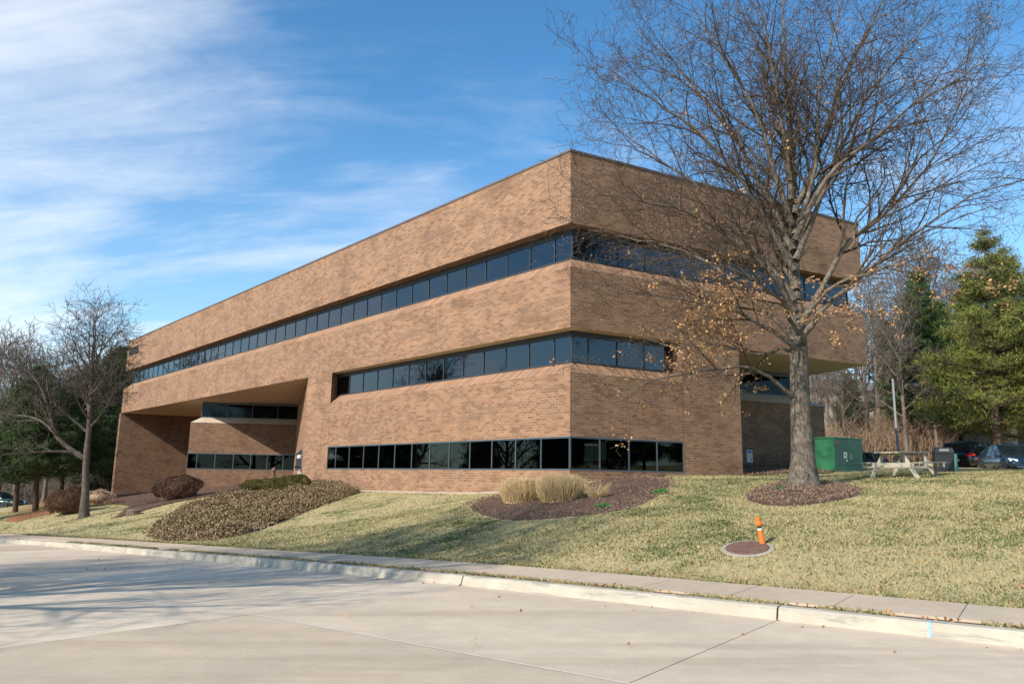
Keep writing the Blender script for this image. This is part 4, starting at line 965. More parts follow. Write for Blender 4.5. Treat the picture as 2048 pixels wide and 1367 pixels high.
# ornamental grasses
def straw(name, label, u, v, w, h, seed, n=9000):
    r = np.random.default_rng(seed); p = hit(u, v); root = empty(name, p); tag(root, label, 'ornamental grass', 'clipped straw grasses in the corner bed')
    a = r.uniform(0, 6.28, n); q = np.sqrt(r.uniform(0, 1, n)); bx, by = q*np.cos(a)*w*.80, q*np.sin(a)*w*.80
    hh = h*r.uniform(.45, 1.06, n)*(1-.06*q**3); lx, ly = bx*(1.04+.16*hh/h)+r.normal(size=n)*.075, by*(1.04+.16*hh/h)+r.normal(size=n)*.075
    droop = (q > .8)*r.uniform(0, .35, n); hh = hh*(1-droop); lx *= 1+droop*.3; ly *= 1+droop*.3
    t = r.uniform(0, 6.28, n); wd = np.stack([np.cos(t), np.sin(t), t*0], 1)*.0055
    B = np.stack([bx, by, bx*0-.02], 1); Mi = np.stack([bx*.4+lx*.6, by*.4+ly*.6, hh*.6], 1); Tp = np.stack([lx, ly, hh], 1)
    V = np.stack([B-wd, B+wd, Mi+wd, Mi-wd, Tp], 1).reshape(-1, 3); i = np.arange(n)*5
    me = mesh_raw('blades', V, [np.stack([i, i+1, i+2, i+3], 1), np.stack([i+3, i+2, i+4], 1)], [m_straw]); link('blades', me, root)
    T = Tubes()
    for k in range(30): aa_ = r.uniform(0, 6.28); T.add(np.array([[0, 0, 0], [math.cos(aa_)*w*.3, math.sin(aa_)*w*.3, h*.2], [math.cos(aa_)*w*.5, math.sin(aa_)*w*.5, h*.35]])*1.0, np.array([.02, .02, .01]), 4)
    link('crown_base', T.mesh('crown_base', m_straw), root)
straw('ornamental_grass', 'left of two clipped straw-coloured ornamental grasses in the mulch bed', 1046, 1005, .70, .76, 61, 13000)
straw('ornamental_grass', 'right of two clipped straw-coloured ornamental grasses, nearer the corner', 1124, 1003, .70, .78, 62, 13000)
r = np.random.default_rng(63); T = Tubes(); p = hit(1195, 1000)
for k in range(420):
    a, l = r.uniform(0, 6.28), r.uniform(.2, .62); e = np.array([math.cos(a)*l*.7, math.sin(a)*l*.7, l*r.uniform(.4, 1)]); T.add(np.array([[e[0]*.1, e[1]*.1, 0], e*.5+r.normal(size=3)*.04, e]), np.array([.004, .003, .002]), 3)
dsh = empty('dry_shrub', p); tag(dsh, 'sparse dry twiggy shrub right of the straw grasses', 'shrub'); link('twigs', T.mesh('twigs', m_straw), dsh)

# ---- beds laid on the lawn
def outline(pix, n=90):
    P = np.array([hit(u, v)[:2] for u, v in pix]); Q = np.vstack([P, P[:1]]); out = []
    m = len(P)
    for i in range(n):
        x = i/n*m; k = int(x); t = x-k; a, b, c, d = P[k-1], P[k], P[(k+1) % m], P[(k+2) % m]
        out.append(.5*(2*b+(c-a)*t+(2*a-5*b+4*c-d)*t*t+(3*b-a-3*c+d)*t**3))
    return np.array(out)
def bed(name, label, cat, out, m, h=.05, rings=16, kind='structure', cen=None):
    c = out.mean(0) if cen is None else cen; V, n = [], len(out); r = np.random.default_rng(n)
    for k in range(rings+1):
        f = k/rings; P = c+(out-c)*f; z = ground(P[:, 0], P[:, 1])+h*(1-f**6)+(.012 if k < rings else -.03)+r.normal(size=n)*.008*(k < rings); V.append(np.c_[P, z])
    V = np.concatenate(V); i = np.arange(rings)[:, None]*n; j = np.arange(n)[None]; F = np.stack(np.broadcast_arrays(i+j, i+(j+1) % n, i+n+(j+1) % n, i+n+j), -1).reshape(-1, 4)
    o = link(name, mesh_raw(name, V, [F], [m], smooth=True)); tag(o, label, cat, kind=kind); return o
def inpoly(P, poly):
    x, y = P[:, 0], P[:, 1]; c = np.zeros(len(P), bool); j = len(poly)-1
    for i in range(len(poly)):
        xi, yi, xj, yj = *poly[i], *poly[j]; c ^= ((yi > y) != (yj > y)) & (x < (xj-xi)*(y-yi)/(yj-yi+1e-12)+xi); j = i
    return c
def scatter(poly, n, r):
    lo_, hi_ = poly.min(0), poly.max(0); P = r.uniform(lo_, hi_, (n*4, 2)); P = P[inpoly(P, poly)]; return P[:n]
def chips(name, label, poly, n, size, m, lift, seed, thick=0.0, bed_h=.05, aspect=2.5):
    r = np.random.default_rng(seed); P = scatter(poly, n, r); je = r.integers(0, len(poly), n//12); P = np.concatenate([P, poly[je]+r.normal(size=(len(je), 2))*.10]); z = ground(P[:, 0], P[:, 1])+lift+r.uniform(0, 1, len(P))*thick
    me = quads_mesh(name, np.c_[P, z], size, m, r, up=((r.normal()*0+1e-3, 0, .3), .15), aspect=aspect); return me
beds = []
b1_ = outline([(935, 1012), (965, 998), (1010, 990), (1090, 985), (1150, 976), (1210, 962), (1265, 955), (1330, 957), (1348, 965), (1330, 985), (1290, 1008), (1240, 1022), (1150, 1034), (1060, 1041), (1000, 1040), (955, 1028)])
bed('mulch_bed', 'curved dark mulch bed at the building corner', 'mulch bed', b1_, m_mulch, .07); beds.append((b1_, 15000))
b2_ = outline([(1492, 995), (1530, 976), (1580, 968), (1640, 966), (1700, 976), (1724, 985), (1700, 996), (1640, 1007), (1570, 1013), (1515, 1008)])
bed('mulch_ring', 'round mulch ring at the foot of the big oak', 'mulch bed', b2_, m_mulch, .08); beds.append((b2_, 9000))
b3p = np.array([hit(u, v)[:2] for u, v in [(226, 1006), (300, 1003), (390, 992), (480, 980), (560, 972), (610, 968), (600, 985), (520, 990), (450, 990), (380, 998), (330, 1010), (280, 1026), (232, 1030), (262, 1014), (226, 1012)]])
poly3 = [P1+bn*.05+bd*7.6, P1+bn*.05, DW+eR*.1, DW+eR*7.2]
far_out = np.array([(P1+bd*7.7), (P1), (P1+np.array([-.5, 5])), DW+eR*6.5, DW+eR*.3, hit(228, 1008)[:2], hit(262, 1012)[:2], hit(228, 1036)[:2], hit(262, 1028)[:2], hit(310, 1014)[:2], hit(350, 1004)[:2], hit(410, 994)[:2], hit(480, 986)[:2], hit(540, 983)[:2], hit(600, 978)[:2]])
def tri_bed(name, label, poly, m, step=.35, h=.05):
    lo_, hi_ = poly.min(0), poly.max(0); xs, ys = np.arange(lo_[0], hi_[0], step), np.arange(lo_[1], hi_[1], step); X, Y = np.meshgrid(xs, ys); cx, cy = (X[:-1, :-1]+step/2).ravel(), (Y[:-1, :-1]+step/2).ravel()
    ins = inpoly(np.c_[cx, cy], poly); nx = len(xs); r_, c_ = np.divmod(np.arange(len(cx)), nx-1); a = (r_*nx+c_)[ins]; Z = ground(X, Y)+h
    o = link(name, mesh_raw(name, np.c_[X.ravel(), Y.ravel(), Z.ravel()], [np.stack([a, a+1, a+nx+1, a+nx], 1)], [m], smooth=True)); tag(o, label, 'mulch bed', kind='structure')
tri_bed('mulch_bed', 'dark mulch bank in front of the left recess', far_out, m_mulch, .16); beds.append((far_out, 16000))
b4_ = outline([(1488, 949), (1520, 944), (1570, 936), (1600, 930), (1650, 938), (1660, 946), (1600, 950), (1540, 952)]) if False else None
fr_ = np.array([E_+nR*.2+eR*.1, RB, q0, q1, q1+np.array([.9, -.4]), hit(1655, 947)[:2], hit(1600, 947)[:2], hit(1540, 949)[:2]])
tri_bed('mulch_bed', 'mulch bed in the shade under the right overhang', fr_, m_mulch, .16, .04); beds.append((fr_, 8000))
b5_ = outline([(8, 1040), (40, 1028), (95, 1020), (110, 1026), (70, 1034), (30, 1044)]); bed('leaf_ring', 'rusty pine-needle bed under the left pines', 'mulch bed', b5_, chip_mat('pine_straw', [(.35, (.12, .05, .025)), (.5, (.26, .12, .06)), (.65, (.38, .2, .1))], 14), .04)
for i, (pl, n) in enumerate(beds):
    o = link('mulch_chips', chips('mulch_chips', '', pl, n, .05, m_chip, .035 if i != 1 else .07, 70+i, .05)); tag(o, ['wood chips strewn over the corner mulch bed', 'wood chips around the foot of the big oak', 'wood chips on the bank before the left recess', 'wood chips under the right overhang'][i], 'mulch', kind='stuff')
# groundcover bank
gcv = outline([(300, 1068), (322, 1045), (365, 1020), (430, 1003), (500, 993), (580, 985), (650, 972), (718, 982), (690, 995), (640, 1012), (580, 1036), (510, 1062), (440, 1078), (370, 1081), (320, 1079)], 110)
def bed_h(P, out, h):   # smooth mound inside an outline
    d = np.min(np.linalg.norm(P[:, None]-out[None], axis=2), 1); return h*(1-np.exp(-d/.45))
r = np.random.default_rng(80); P = scatter(gcv, 105000, r); ej = r.integers(0, len(gcv), 2600); P = np.concatenate([P, gcv[ej]+r.normal(size=(2600, 2))*.22]); z = np.concatenate([ground(P[i:i+20000, 0], P[i:i+20000, 1])+bed_h(P[i:i+20000], gcv, .42)*(1+.45*np.sin(P[i:i+20000, 0]*2.3)*np.sin(P[i:i+20000, 1]*1.9)) for i in range(0, len(P), 20000)])
z += np.where(r.random(len(P)) < .12, r.uniform(0, .12, len(P)), -r.uniform(0, .16, len(P))**1.3)
o = link('groundcover', quads_mesh('groundcover', np.c_[P, z], .068, m_cover, r, up=((0, 0, 1), .2), aspect=1.4)); tag(o, 'bank of bronze evergreen groundcover below the left recess', 'groundcover', kind='stuff')
lo_, hi_ = gcv.min(0), gcv.max(0); xs, ys = np.arange(lo_[0], hi_[0], .2), np.arange(lo_[1], hi_[1], .2); X, Y = np.meshgrid(xs, ys); PP = np.c_[X.ravel(), Y.ravel()]; ins = inpoly(PP, gcv)
Z = ground(X, Y).ravel()+np.where(ins, bed_h(PP, gcv, .42)*.72, -.1)
a = np.arange(len(PP)).reshape(X.shape)[:-1, :-1].ravel(); nx = len(xs); a = a[ins[a] | ins[a+1] | ins[a+nx] | ins[a+nx+1]]
o = link('groundcover_soil', mesh_raw('groundcover_soil', np.c_[PP, Z], [np.stack([a, a+1, a+nx+1, a+nx], 1)], [m_mulch], smooth=True)); tag(o, 'dark soil under the groundcover bank', 'soil', kind='structure')

# ---- grass blades on the lawn
def near_edge(P, out, d): return np.min(np.linalg.norm(P[:, None]-out[None, ::2], axis=2), 1) < d
r = np.random.default_rng(90); PT = []
for d0, d1, n in ((7, 13, 110000), (13, 18, 150000), (18, 26, 150000), (26, 60, 110000)):
    D = r.uniform(d0, d1, n); u = r.uniform(-40, 2090, n); PT.append(np.c_[(u-1024)/F_PX*D*1.02, D])
# a verge fringe along both edges of the sidewalk
q = r.uniform(-6, 40, 26000); e1 = PQ(q, 1.62+np.abs(r.normal(size=26000))*.12-.03); q = r.uniform(-6, 30, 36000); nse = np.sin(q*1.7)+np.sin(q*3.9+1)+np.sin(q*.7+2); kk = nse > -1.1; q = q[kk]; e2 = PQ(q, r.uniform(.18, .46, len(q)))
P = np.concatenate(PT); _, n_ = QN(P[:, 0], P[:, 1]); P = P[(n_ > 1.64)]
keep = np.ones(len(P), bool)
for out in (b1_, b2_, far_out, gcv, fr_, b5_): keep &= ~inpoly(P, out)
BF = np.array([C0, UR(RM), RB, q0, q1, q2, np.array([0, 70.]), DW+eR*14, DW, DW+eR*5, P1, P2, Lm]); keep &= ~inpoly(P, BF)
keep &= ~((P[:, 0]+.62*P[:, 1] > 22) & (P[:, 1] > 36))
P = np.concatenate([P[keep], e1, e2]); nlawn = keep.sum()
D = P[:, 1]; z = np.concatenate([ground(P[i:i+20000, 0], P[i:i+20000, 1]) for i in range(0, len(P), 20000)]); z[-len(e2):] = road_z(e2[:, 0], e2[:, 1])+.13
n = len(P); hgt = r.uniform(.018, .056, n)*(1+np.maximum(0, D-18)*.02); hgt[nlawn:] *= 1.25; wd = np.clip(.0036+.00034*D, .004, .016)
t = r.uniform(0, 6.28, n); a = np.stack([np.cos(t), np.sin(t), t*0], 1)*wd[:, None]; ln = r.normal(size=(n, 2))*hgt[:, None]*.75
Bs = np.c_[P, z-.004]; Tp = np.c_[P+ln, z+hgt]
V = np.stack([Bs-a, Bs+a, Tp], 1).reshape(-1, 3)
o = link('lawn_grass', mesh_raw('lawn_grass', V, [np.arange(n*3).reshape(-1, 3)], [m_blade])); tag(o, 'short dormant grass of the lawn, tan with green patches', 'grass', kind='stuff')
# fallen leaves
r = np.random.default_rng(91); m = 2600; D = r.uniform(9, 24, m); u = r.uniform(900, 2090, m); P = np.c_[(u-1024)/F_PX*D, D]; q = r.uniform(-4, 16, 900); ed = np.concatenate([PQ(q[:600], r.uniform(.18, .46, 600)), PQ(q[600:], 1.62+np.abs(r.normal(size=300))*.25)])
_, n_ = QN(P[:, 0], P[:, 1]); P = P[n_ > 1.7]; P = P[r.random(len(P)) < .45]; P = np.concatenate([P, ed]); _, n_ = QN(P[:, 0], P[:, 1])
z = np.where(n_ < 1.6, road_z(P[:, 0], P[:, 1])+.155, ground(P[:, 0], P[:, 1])+.03)
o = link('fallen_leaves', quads_mesh('fallen_leaves', np.c_[P, z], .055, m_dryleaf, r, up=((0.3, .2, .4), .1), aspect=1.3)); tag(o, 'small brown fallen leaves on lawn and along the sidewalk', 'leaves', kind='stuff')
r = np.random.default_rng(94); q = r.uniform(-2, 22, 60); nq = -np.abs(r.normal(size=60))*1.6-.06; nq[:18] = -r.uniform(.02, .2, 18); P = PQ(q, nq)
o = link('road_litter', quads_mesh('road_litter', np.c_[P, road_z(P[:, 0], P[:, 1])+.008], .05, m_dryleaf, r, up=((.5, .4, .12), .6), aspect=1.6)); tag(o, 'few scattered dead leaves lying on the concrete road', 'leaves', kind='stuff')
# green weeds
r = np.random.default_rng(92); W_ = [hit(u, v) for u, v in ((1208, 1018), (1320, 988), (1562, 984), (1570, 986))]
for i, w in enumerate(W_[:3]):
    c = w+np.c_[r.normal(size=(160, 2))*.09, r.uniform(.05, .12, 160)]
    o = link('green_weed', quads_mesh('green_weed', c, .06, plain('weed_leaf_%d' % i, (.05, .20, .03), .6), r, up=((0, 0, 1), .3))); tag(o, ['bright green weed in the lower part of the corner mulch bed', 'bright green weed near the right end of the corner mulch bed', 'bright green weeds at the foot of the oak'][i], 'weed', kind='stuff')

# ---- brush thicket between the cabinet and the pines
r = np.random.default_rng(95); T = Tubes()
for k in range(7000):
    u = r.uniform(1640, 2060); D = r.uniform(57, 69) if u < 1900 else r.uniform(64, 84); p = at(u, 900, D); h = (r.uniform(1.2, 3.6) if u < 1900 else r.uniform(.8, 2.6)); z = gz(p[0], p[1]) if k % 1 == 0 else 0
    if 1730 < u < 1900: h *= 1.15
    l = r.normal(size=2)*.35*h; T.add(np.array([[p[0], p[1], z-.1], [p[0]+l[0]*.3, p[1]+l[1]*.3, z+h*.55], [p[0]+l[0]+r.normal()*.2, p[1]+l[1], z+h]]), np.array([.019, .015, .008]), 3)
    for _ in range(2):
        s = r.uniform(.3, .8); b = np.array([p[0]+l[0]*.5*s, p[1]+l[1]*.5*s, z+h*s]); T.add(np.array([b, b+r.normal(size=3)*np.array([.2, .2, .1])+[0, 0, .25]]), np.array([.008, .005]), 3)
o = link('brush_thicket', T.mesh('brush_thicket', m_brush)); tag(o, 'tan leafless brush thicket behind cabinet and picnic table', 'brush', kind='stuff')
r = np.random.default_rng(96); T = Tubes()
for k in range(5200):
    u = r.uniform(-30, 250); D = r.uniform(84, 112); p = at(u, 960, D); h = r.uniform(1.5, 4.2); z = gz(p[0], p[1]); l = r.normal(size=2)*.35*h
    T.add(np.array([[p[0], p[1], z-.1], [p[0]+l[0]*.3, p[1]+l[1]*.3, z+h*.55], [p[0]+l[0], p[1]+l[1], z+h]]), np.array([.035, .025, .012]), 3)
o = link('brush_thicket', T.mesh('brush_thicket', m_bark_far)); tag(o, 'dark leafless undergrowth beyond the left lawn', 'brush', kind='stuff')
# ------------------------------------------------------------------ objects
m_green = plain('cabinet_green', (.035, .165, .078), .45, var=.15, scale=2.5, spec=.4)
m_green_shade = plain('cabinet_green_shaded', (.045, .115, .070), .5, var=.12)  # cabinet green darkened, shade of the less lit front put into the colour
m_white = plain('white_sticker', (.62, .62, .60), .6, var=.08, scale=20)
m_orange = plain('marker_orange', (.80, .17, .02), .5, var=.08)
m_warn = plain('warning_sticker', (.30, .12, .02), .6)
m_steel = plain('galvanised_steel', (.50, .51, .52), .45, .5)
m_steelp = plain('pale_painted_steel', (.30, .31, .32), .5)
m_wood = plain('weathered_pale_wood', (.40, .355, .285), .8, var=.18, scale=9, bump=.3)
m_grey = plain('grey_metal', (.22, .23, .24), .5, .3)
m_blacklid = plain('black_plastic', (.015, .016, .018), .5)
m_rust = plain('rusty_iron', (.16, .085, .06), .8, var=.2, scale=12, bump=.3)
m_ringc = concrete('weathered_concrete_ring', (.40, .35, .28), 4)
m_signblue = plain('sign_blue', (.02, .09, .28), .5)
m_signw = plain('sign_white', (.60, .64, .68), .5)
m_stump = plain('cut_wood', (.36, .28, .20), .9, var=.2, scale=20)
def text(name, s, size, m, parent, loc, xa, ya, ex=.002):
    cu = bpy.data.curves.new('t', 'FONT'); cu.body = s; cu.size = size; cu.extrude = ex; cu.align_x = 'CENTER'; cu.align_y = 'CENTER'; cu.offset = size*.012
    to = bpy.data.objects.new('t', cu); COL.objects.link(to); g = bpy.context.evaluated_depsgraph_get(); g.update(); me = bpy.data.meshes.new_from_object(to.evaluated_get(g)); bpy.data.objects.remove(to)
    me.materials.clear(); me.materials.append(m); o = link(name, me, parent); xa, ya = Vector(xa), Vector(ya); za = xa.cross(ya)
    o.matrix_basis = Matrix(((xa[0], ya[0], za[0], loc[0]), (xa[1], ya[1], za[1], loc[1]), (xa[2], ya[2], za[2], loc[2]), (0, 0, 0, 1))); return o

# green electrical cabinet (local x along eR, local y along eL)
p = at(1670, 944.5, 34); gzz = gz(p[0], p[1]); ct = empty('electrical_cabinet', (p[0], p[1], min(p[2], gzz+.1)), math.atan2(eR[1], eR[0])); tag(ct, 'large green electrical transformer cabinet behind the oak', 'cabinet')
# local frame: x -> eR ; y -> rotated 90deg ccw (close to eL)
def pg(pts, z): return [(a, b, z) for a, b in pts]
mb = MB(); H_ = 1.56
mb.prism([(0, 0), (1.92, 0), (1.92, 1.0), (0, 1.0)], 0, H_-.05)
mb.build('body', m_green, ct, bevel=.012)
mb = MB(); mb.loft([pg([(-.03, -.03), (1.95, -.03), (1.95, 1.03), (-.03, 1.03)], H_-.048), pg([(-.03, -.03), (1.95, -.03), (1.95, 1.03), (-.03, 1.03)], H_), pg([(.1, .3), (1.82, .3), (1.82, 1.0), (.1, 1.0)], H_+.035)]); mb.build('lid', m_green, ct, bevel=.008)
mb = MB(); mb.prism([(.02, 1.002), (1.9, 1.002), (1.9, 2.0), (.02, 2.0)], 0, 1.2); mb.build('tank', m_green, ct, bevel=.02)
for a, b in ((.02, .93), (.95, 1.9)):
    mb = MB(); mb.box(((a+b)/2, -.013, .92), (b-a, .022, 1.14)); mb.build('door', m_green_shade, ct, bevel=.006)
mb = MB(); mb.box((.96, -.012, .17), (1.88, .02, .32)); mb.build('kick_panel', m_green_shade, ct, bevel=.005)
mb = MB(); mb.box((1.10, -.035, .72), (.10, .02, .22)); mb.cyl((1.10, -.04, .78), (1.10, -.08, .78), .022); mb.cyl((1.10, -.07, .78), (1.25, -.07, .52), .012); mb.build('handle', m_grey, ct)
mb = MB(); mb.box((.22, -.027, 1.32), (.20, .004, .085)); tag(mb.build('warning_sticker', m_warn, ct), 'orange warning sticker')
mb = MB(); mb.box((.72, -.027, .78), (.22, .004, .26)); tag(mb.build('label_plate', m_white, ct), 'white instruction label')
mb = MB(); mb.box((.72, -.0295, .80), (.10, .002, .07)); mb.box((.76, -.0295, .72), (.12, .002, .02)); mb.build('label_print', m_black, ct)
mb = MB(); mb.box((.80, -.027, .55), (.09, .004, .08)); mb.build('small_sticker', m_white, ct)
mb = MB(); mb.prism([(-.2, -.2), (2.12, -.2), (2.12, 2.2), (-.2, 2.2)], -.35, -.002); mb.build('pad', m_ringc, ct)

# picnic table
p = hit(1808, 953); ptx = empty('picnic_table', (p[0], p[1], p[2]), R_(0)); tag(ptx, 'weathered white wooden picnic table with fixed benches on the grass', 'picnic table')
lx = Vector((.76, .65, .0)).normalized(); 
ang = math.atan2(lx[1], lx[0]); ptx.rotation_euler = (R_(0), R_(-1.8), ang)
LT = 2.3
def plank(name, y, z, L, w, th, x=0, lab=None):
    mb = MB(); mb.box((x, y, z), (L, w, th)); return mb.build(name, m_wood, ptx, bevel=.006)
for y in (-.30, -.15, 0, .15, .30): plank('top_board', y, .755, LT, .14, .038)
for s in (-1, 1):
    for y in (.70, .86): plank('seat_board', s*y, .44, LT-.35, .14, .038, .1)
for x in (-.72, .72):
    mb = MB(); mb.box((x, 0, .37), (.04, 1.92, .14)); mb.build('cross_beam', m_wood, ptx, bevel=.005)
    mb = MB(); mb.box((x, 0, .70), (.04, .72, .07)); mb.build('top_cleat', m_wood, ptx, bevel=.005)
    for s in (-1, 1):
        mb = MB(); w = .075; xo = x+.041; y0, y1 = s*.70, s*.26
        q = [[(xo-.019, y0-w, -.04), (xo+.019, y0-w, -.04), (xo+.019, y0+w, -.04), (xo-.019, y0+w, -.04)], [(xo-.019, y1-w, .735), (xo+.019, y1-w, .735), (xo+.019, y1+w, .735), (xo-.019, y1+w, .735)]]
        mb.loft(q); mb.build('leg', m_wood, ptx, bevel=.004)
    mb = MB(); s = 1 if x > 0 else -1
    mb.loft([[(x-s*.06, -.045, .42), (x-s*.06, .045, .42), (x-s*.09, .045, .40), (x-s*.09, -.045, .40)], [(x-s*.62, -.045, .74), (x-s*.62, .045, .74), (x-s*.65, .045, .72), (x-s*.65, -.045, .72)]]); mb.build('brace', m_wood, ptx)
# black waste bin behind the table
p = at(1889, 949, 27.2); p[2] = min(p[2], gz(p[0], p[1])+.02); tb_ = empty('waste_bin', tuple(p), -.35); tag(tb_, 'square black lidded waste bin standing behind the picnic table', 'waste bin')
mb = MB(); mb.loft([[(x*a, y*a, z) for x, y in ((-.29, -.29), (.29, -.29), (.29, .29), (-.29, .29))] for a, z in ((.88, 0), (1, .12), (1.04, .72))]); mb.build('body', m_blacklid, tb_, bevel=.02)
mb = MB(); mb.loft([[(x*a, y*a, z) for x, y in ((-.31, -.31), (.31, -.31), (.31, .31), (-.31, .31))] for a, z in ((1.02, .722), (1.02, .80), (.9, .93), (.7, .96))]); mb.build('lid', m_blacklid, tb_, bevel=.02)
mb = MB(); mb.box((0, -.315, .86), (.3, .01, .09)); mb.build('flap', m_grey, tb_)
p = at(1911, 946, 30); gzp = gz(p[0], p[1]); pd = empty('cable_pedestal', (p[0], p[1], gzp), 0); tag(pd, 'short pale green telecom pedestal right of the waste bin', 'pedestal')
mp_ = plain('pale_green_plastic', (.16, .34, .24), .5)
mb = MB(); mb.lathe((0, 0, 0), [(.13, -.1), (.13, .16), (.10, .18), (.10, .55)], 16); mb.build('body', mp_, pd, smooth=False)
mb = MB(); mb.lathe((0, 0, 0), [(.115, .551), (.115, .66), (.09, .70), (.02, .71)], 16); mb.build('cap', mp_, pd)

# notice sign under the right overhang
p = at(1500, 944, 34.6); z = gz(p[0], p[1]); sg = empty('notice_sign', (p[0], p[1], z), math.atan2(eR[1], eR[0])*0+R_(12)); tag(sg, 'small blue and white notice sign on a green post by the right recess', 'sign')
hs_ = at(1500, 910.5, 34.6)[2]-z
mb = MB(); mb.box((0, 0, (hs_+.3)/2-.1), (.05, .035, hs_+.45)); mb.build('post', m_green_shade, sg)
mb = MB(); mb.box((0, -.028, hs_-.02), (.28, .012, .55)); pn_ = mb.build('panel', m_signw, sg, bevel=.004)
mb = MB(); mb.box((0, -.0355, hs_+.17), (.235, .003, .115)); mb.build('header', m_signblue, sg)
for s_, zz_, sz_, mm_, xx in (('NOTICE', .17, .066, m_signw, 0), ('SECURITY', .055, .050, m_black, 0), ('CAMERAS', -.02, .050, m_black, -.0), ('IN USE', -.095, .050, m_black, -.04)):
    text('lettering', s_, sz_, mm_, sg, (xx, -.0375 if mm_ is m_black else -.0385, hs_+zz_), (1, 0, 0), (0, 0, 1), .001)
mb = MB(); mb.box((.055, -.0355, hs_-.17), (.10, .003, .035)); mb.box((.08, -.0355, hs_-.125), (.03, .003, .05)); mb.box((0, -.0355, hs_-.235), (.19, .003, .018)); mb.build('symbol', m_black, sg)

# manhole and orange marker post
p = hit(1495, 1097.5); mh = empty('manhole', (p[0], p[1], p[2]-.012)); tag(mh, 'round rusty manhole lid in a concrete ring in the lawn', 'manhole')
e_ = .8; sx_, sy_ = gz(p[0]+e_, p[1])-gz(p[0]-e_, p[1]), gz(p[0], p[1]+e_)-gz(p[0], p[1]-e_); mh.rotation_euler = (math.atan2(sy_, 2*e_), -math.atan2(sx_, 2*e_), 0)
mb = MB(); mb.lathe((0, 0, 0), [(.44, -.25), (.45, .025), (.435, .034), (.37, .036), (.365, .02), (.3, .018)], 48); mb.build('ring', m_ringc, mh)
mb = MB(); mb.lathe((0, 0, 0), [(.362, -.02), (.362, .046), (.35, .052), (.0, .056)], 48)
for k in range(3): a = k*math.pi/3; mb.box((math.cos(a)*.17, math.sin(a)*.17, .0575), (.33, .018, .008), a)
mb.build('lid', m_rust, mh)
p = hit(1526, 1090); po = empty('marker_post', tuple(p)); tag(po, 'leaning bright orange utility marker post with a cap beside the manhole', 'marker post'); ax_ = Vector((-.14, .05, 1)).normalized(); po.rotation_mode = 'QUATERNION'; po.rotation_quaternion = ax_.to_track_quat('Z', 'Y')
mb = MB(); mb.lathe((0, 0, 0), [(.053, -.15), (.051, .0), (.046, .26)], 24); mb.build('tube', m_orange, po)
mb = MB(); mb.lathe((0, 0, 0), [(.0475, .261), (.048, .295)], 24); tag(mb.build('band', m_white, po), 'white band')
mb = MB(); mb.lathe((0, 0, 0), [(.036, .296), (.036, .335)], 24); tag(mb.build('neck', m_black, po), 'dark gap below the cap')
mb = MB(); mb.lathe((0, 0, 0), [(.046, .336), (.056, .355), (.057, .375), (.044, .40), (.043, .475), (.038, .482), (0, .484)], 24); mb.build('cap', m_orange, po)

# tree stump
p = hit(266, 1029); st_ = empty('tree_stump', tuple(p)); tag(st_, 'low cut tree stump on the left lawn', 'tree stump')
mb = MB(); mb.lathe((0, 0, 0), [(.36, -.15), (.30, .10), (.29, .24)], 18); mb.build('bark', m_bark, st_)
mb = MB(); mb.lathe((0, 0, 0), [(.285, .22), (.28, .246), (0, .25)], 18); mb.build('cut_face', m_stump, st_)

# small fixtures at the recess
p = hit(545, 979, 20, 90); hy = empty('standpipe', tuple(p)); tag(hy, 'short brown standpipe behind the low evergreen shrubs', 'standpipe')
mb = MB(); mb.lathe((0, 0, 0), [(.14, -.2), (.14, .55), (.19, .58), (.19, .68), (.11, .72), (.10, .98), (.15, 1.0), (.12, 1.12), (.03, 1.2)], 16); mb.build('body', m_rust, hy)
mb = MB(); mb.cyl((-.26, 0, .66), (.26, 0, .66), .07); mb.build('outlet', m_rust, hy)
p = hit(583, 978, 20, 90); bx = empty('utility_box', tuple(p), -.2); tag(bx, 'low brown utility box behind the tallest low evergreen shrub', 'utility box')
mb = MB(); mb.box((0, 0, .3), (1.0, .5, .75)); mb.build('body', plain('brown_paint', (.13, .08, .06), .6), bx, bevel=.02); mb = MB(); mb.box((0, 0, .70), (1.08, .58, .05)); mb.build('lid', m_rust, bx)
def wallpt(k, z): q = Lm+dg*k-ng*0; return q
no = -ng if (ng@np.array([-1, -1.])) < 0 else ng
no = np.array([-dg[1], dg[0]]); no = no if no@(-Lm) > 0 else -no     # towards the open side
no = np.array([-.955, -.297])
mtr = empty('meter_box', (*(Lm+dg*1.35+no*.12), 1.5), math.atan2(dg[1], dg[0])); tag(mtr, 'white meter box with conduit on the side wall of the recess', 'meter box')
mb = MB(); mb.box((0, 0, 0), (.36, .22, .5)); mb.build('box', m_white, mtr, bevel=.01)
mb = MB(); mb.cyl((0, 0, -.25), (0, 0, -.9), .06); mb.cyl((0, 0, .25), (0, 0, .42), .04); mb.build('conduit', m_white, mtr)
mb = MB(); mb.box((0, .12, .05), (.2, .02, .2)); mb.build('dial', m_grey, mtr)
wl_ = empty('wall_lamp', (*(Lm+dg*1.3+no*.16), 2.62)); tag(wl_, 'small white lamp on the side wall above the meter box', 'wall lamp')
mb = MB(); mb.lathe((0, 0, 0), [(.05, .13), (.14, .10), (.16, -.06), (.10, -.11), (0, -.12)], 16); mb.build('shade', m_white, wl_); mb = MB(); mb.box((.08, .02, .02), (.16, .06, .06)); mb.build('bracket', m_white, wl_)
wc_ = empty('wall_floodlight', (*(Lm+dg*1.5+no*.25), 2.05), math.atan2(dg[1], dg[0])); tag(wc_, 'dark flat floodlight on the side wall below the white lamp', 'floodlight')
mb = MB(); mb.box((0, 0, 0), (.5, .30, .12)); mb.build('housing', m_black, wc_, bevel=.01); mb = MB(); mb.box((0, -.12, .06), (.08, .2, .08)); mb.build('arm', m_grey, wc_)
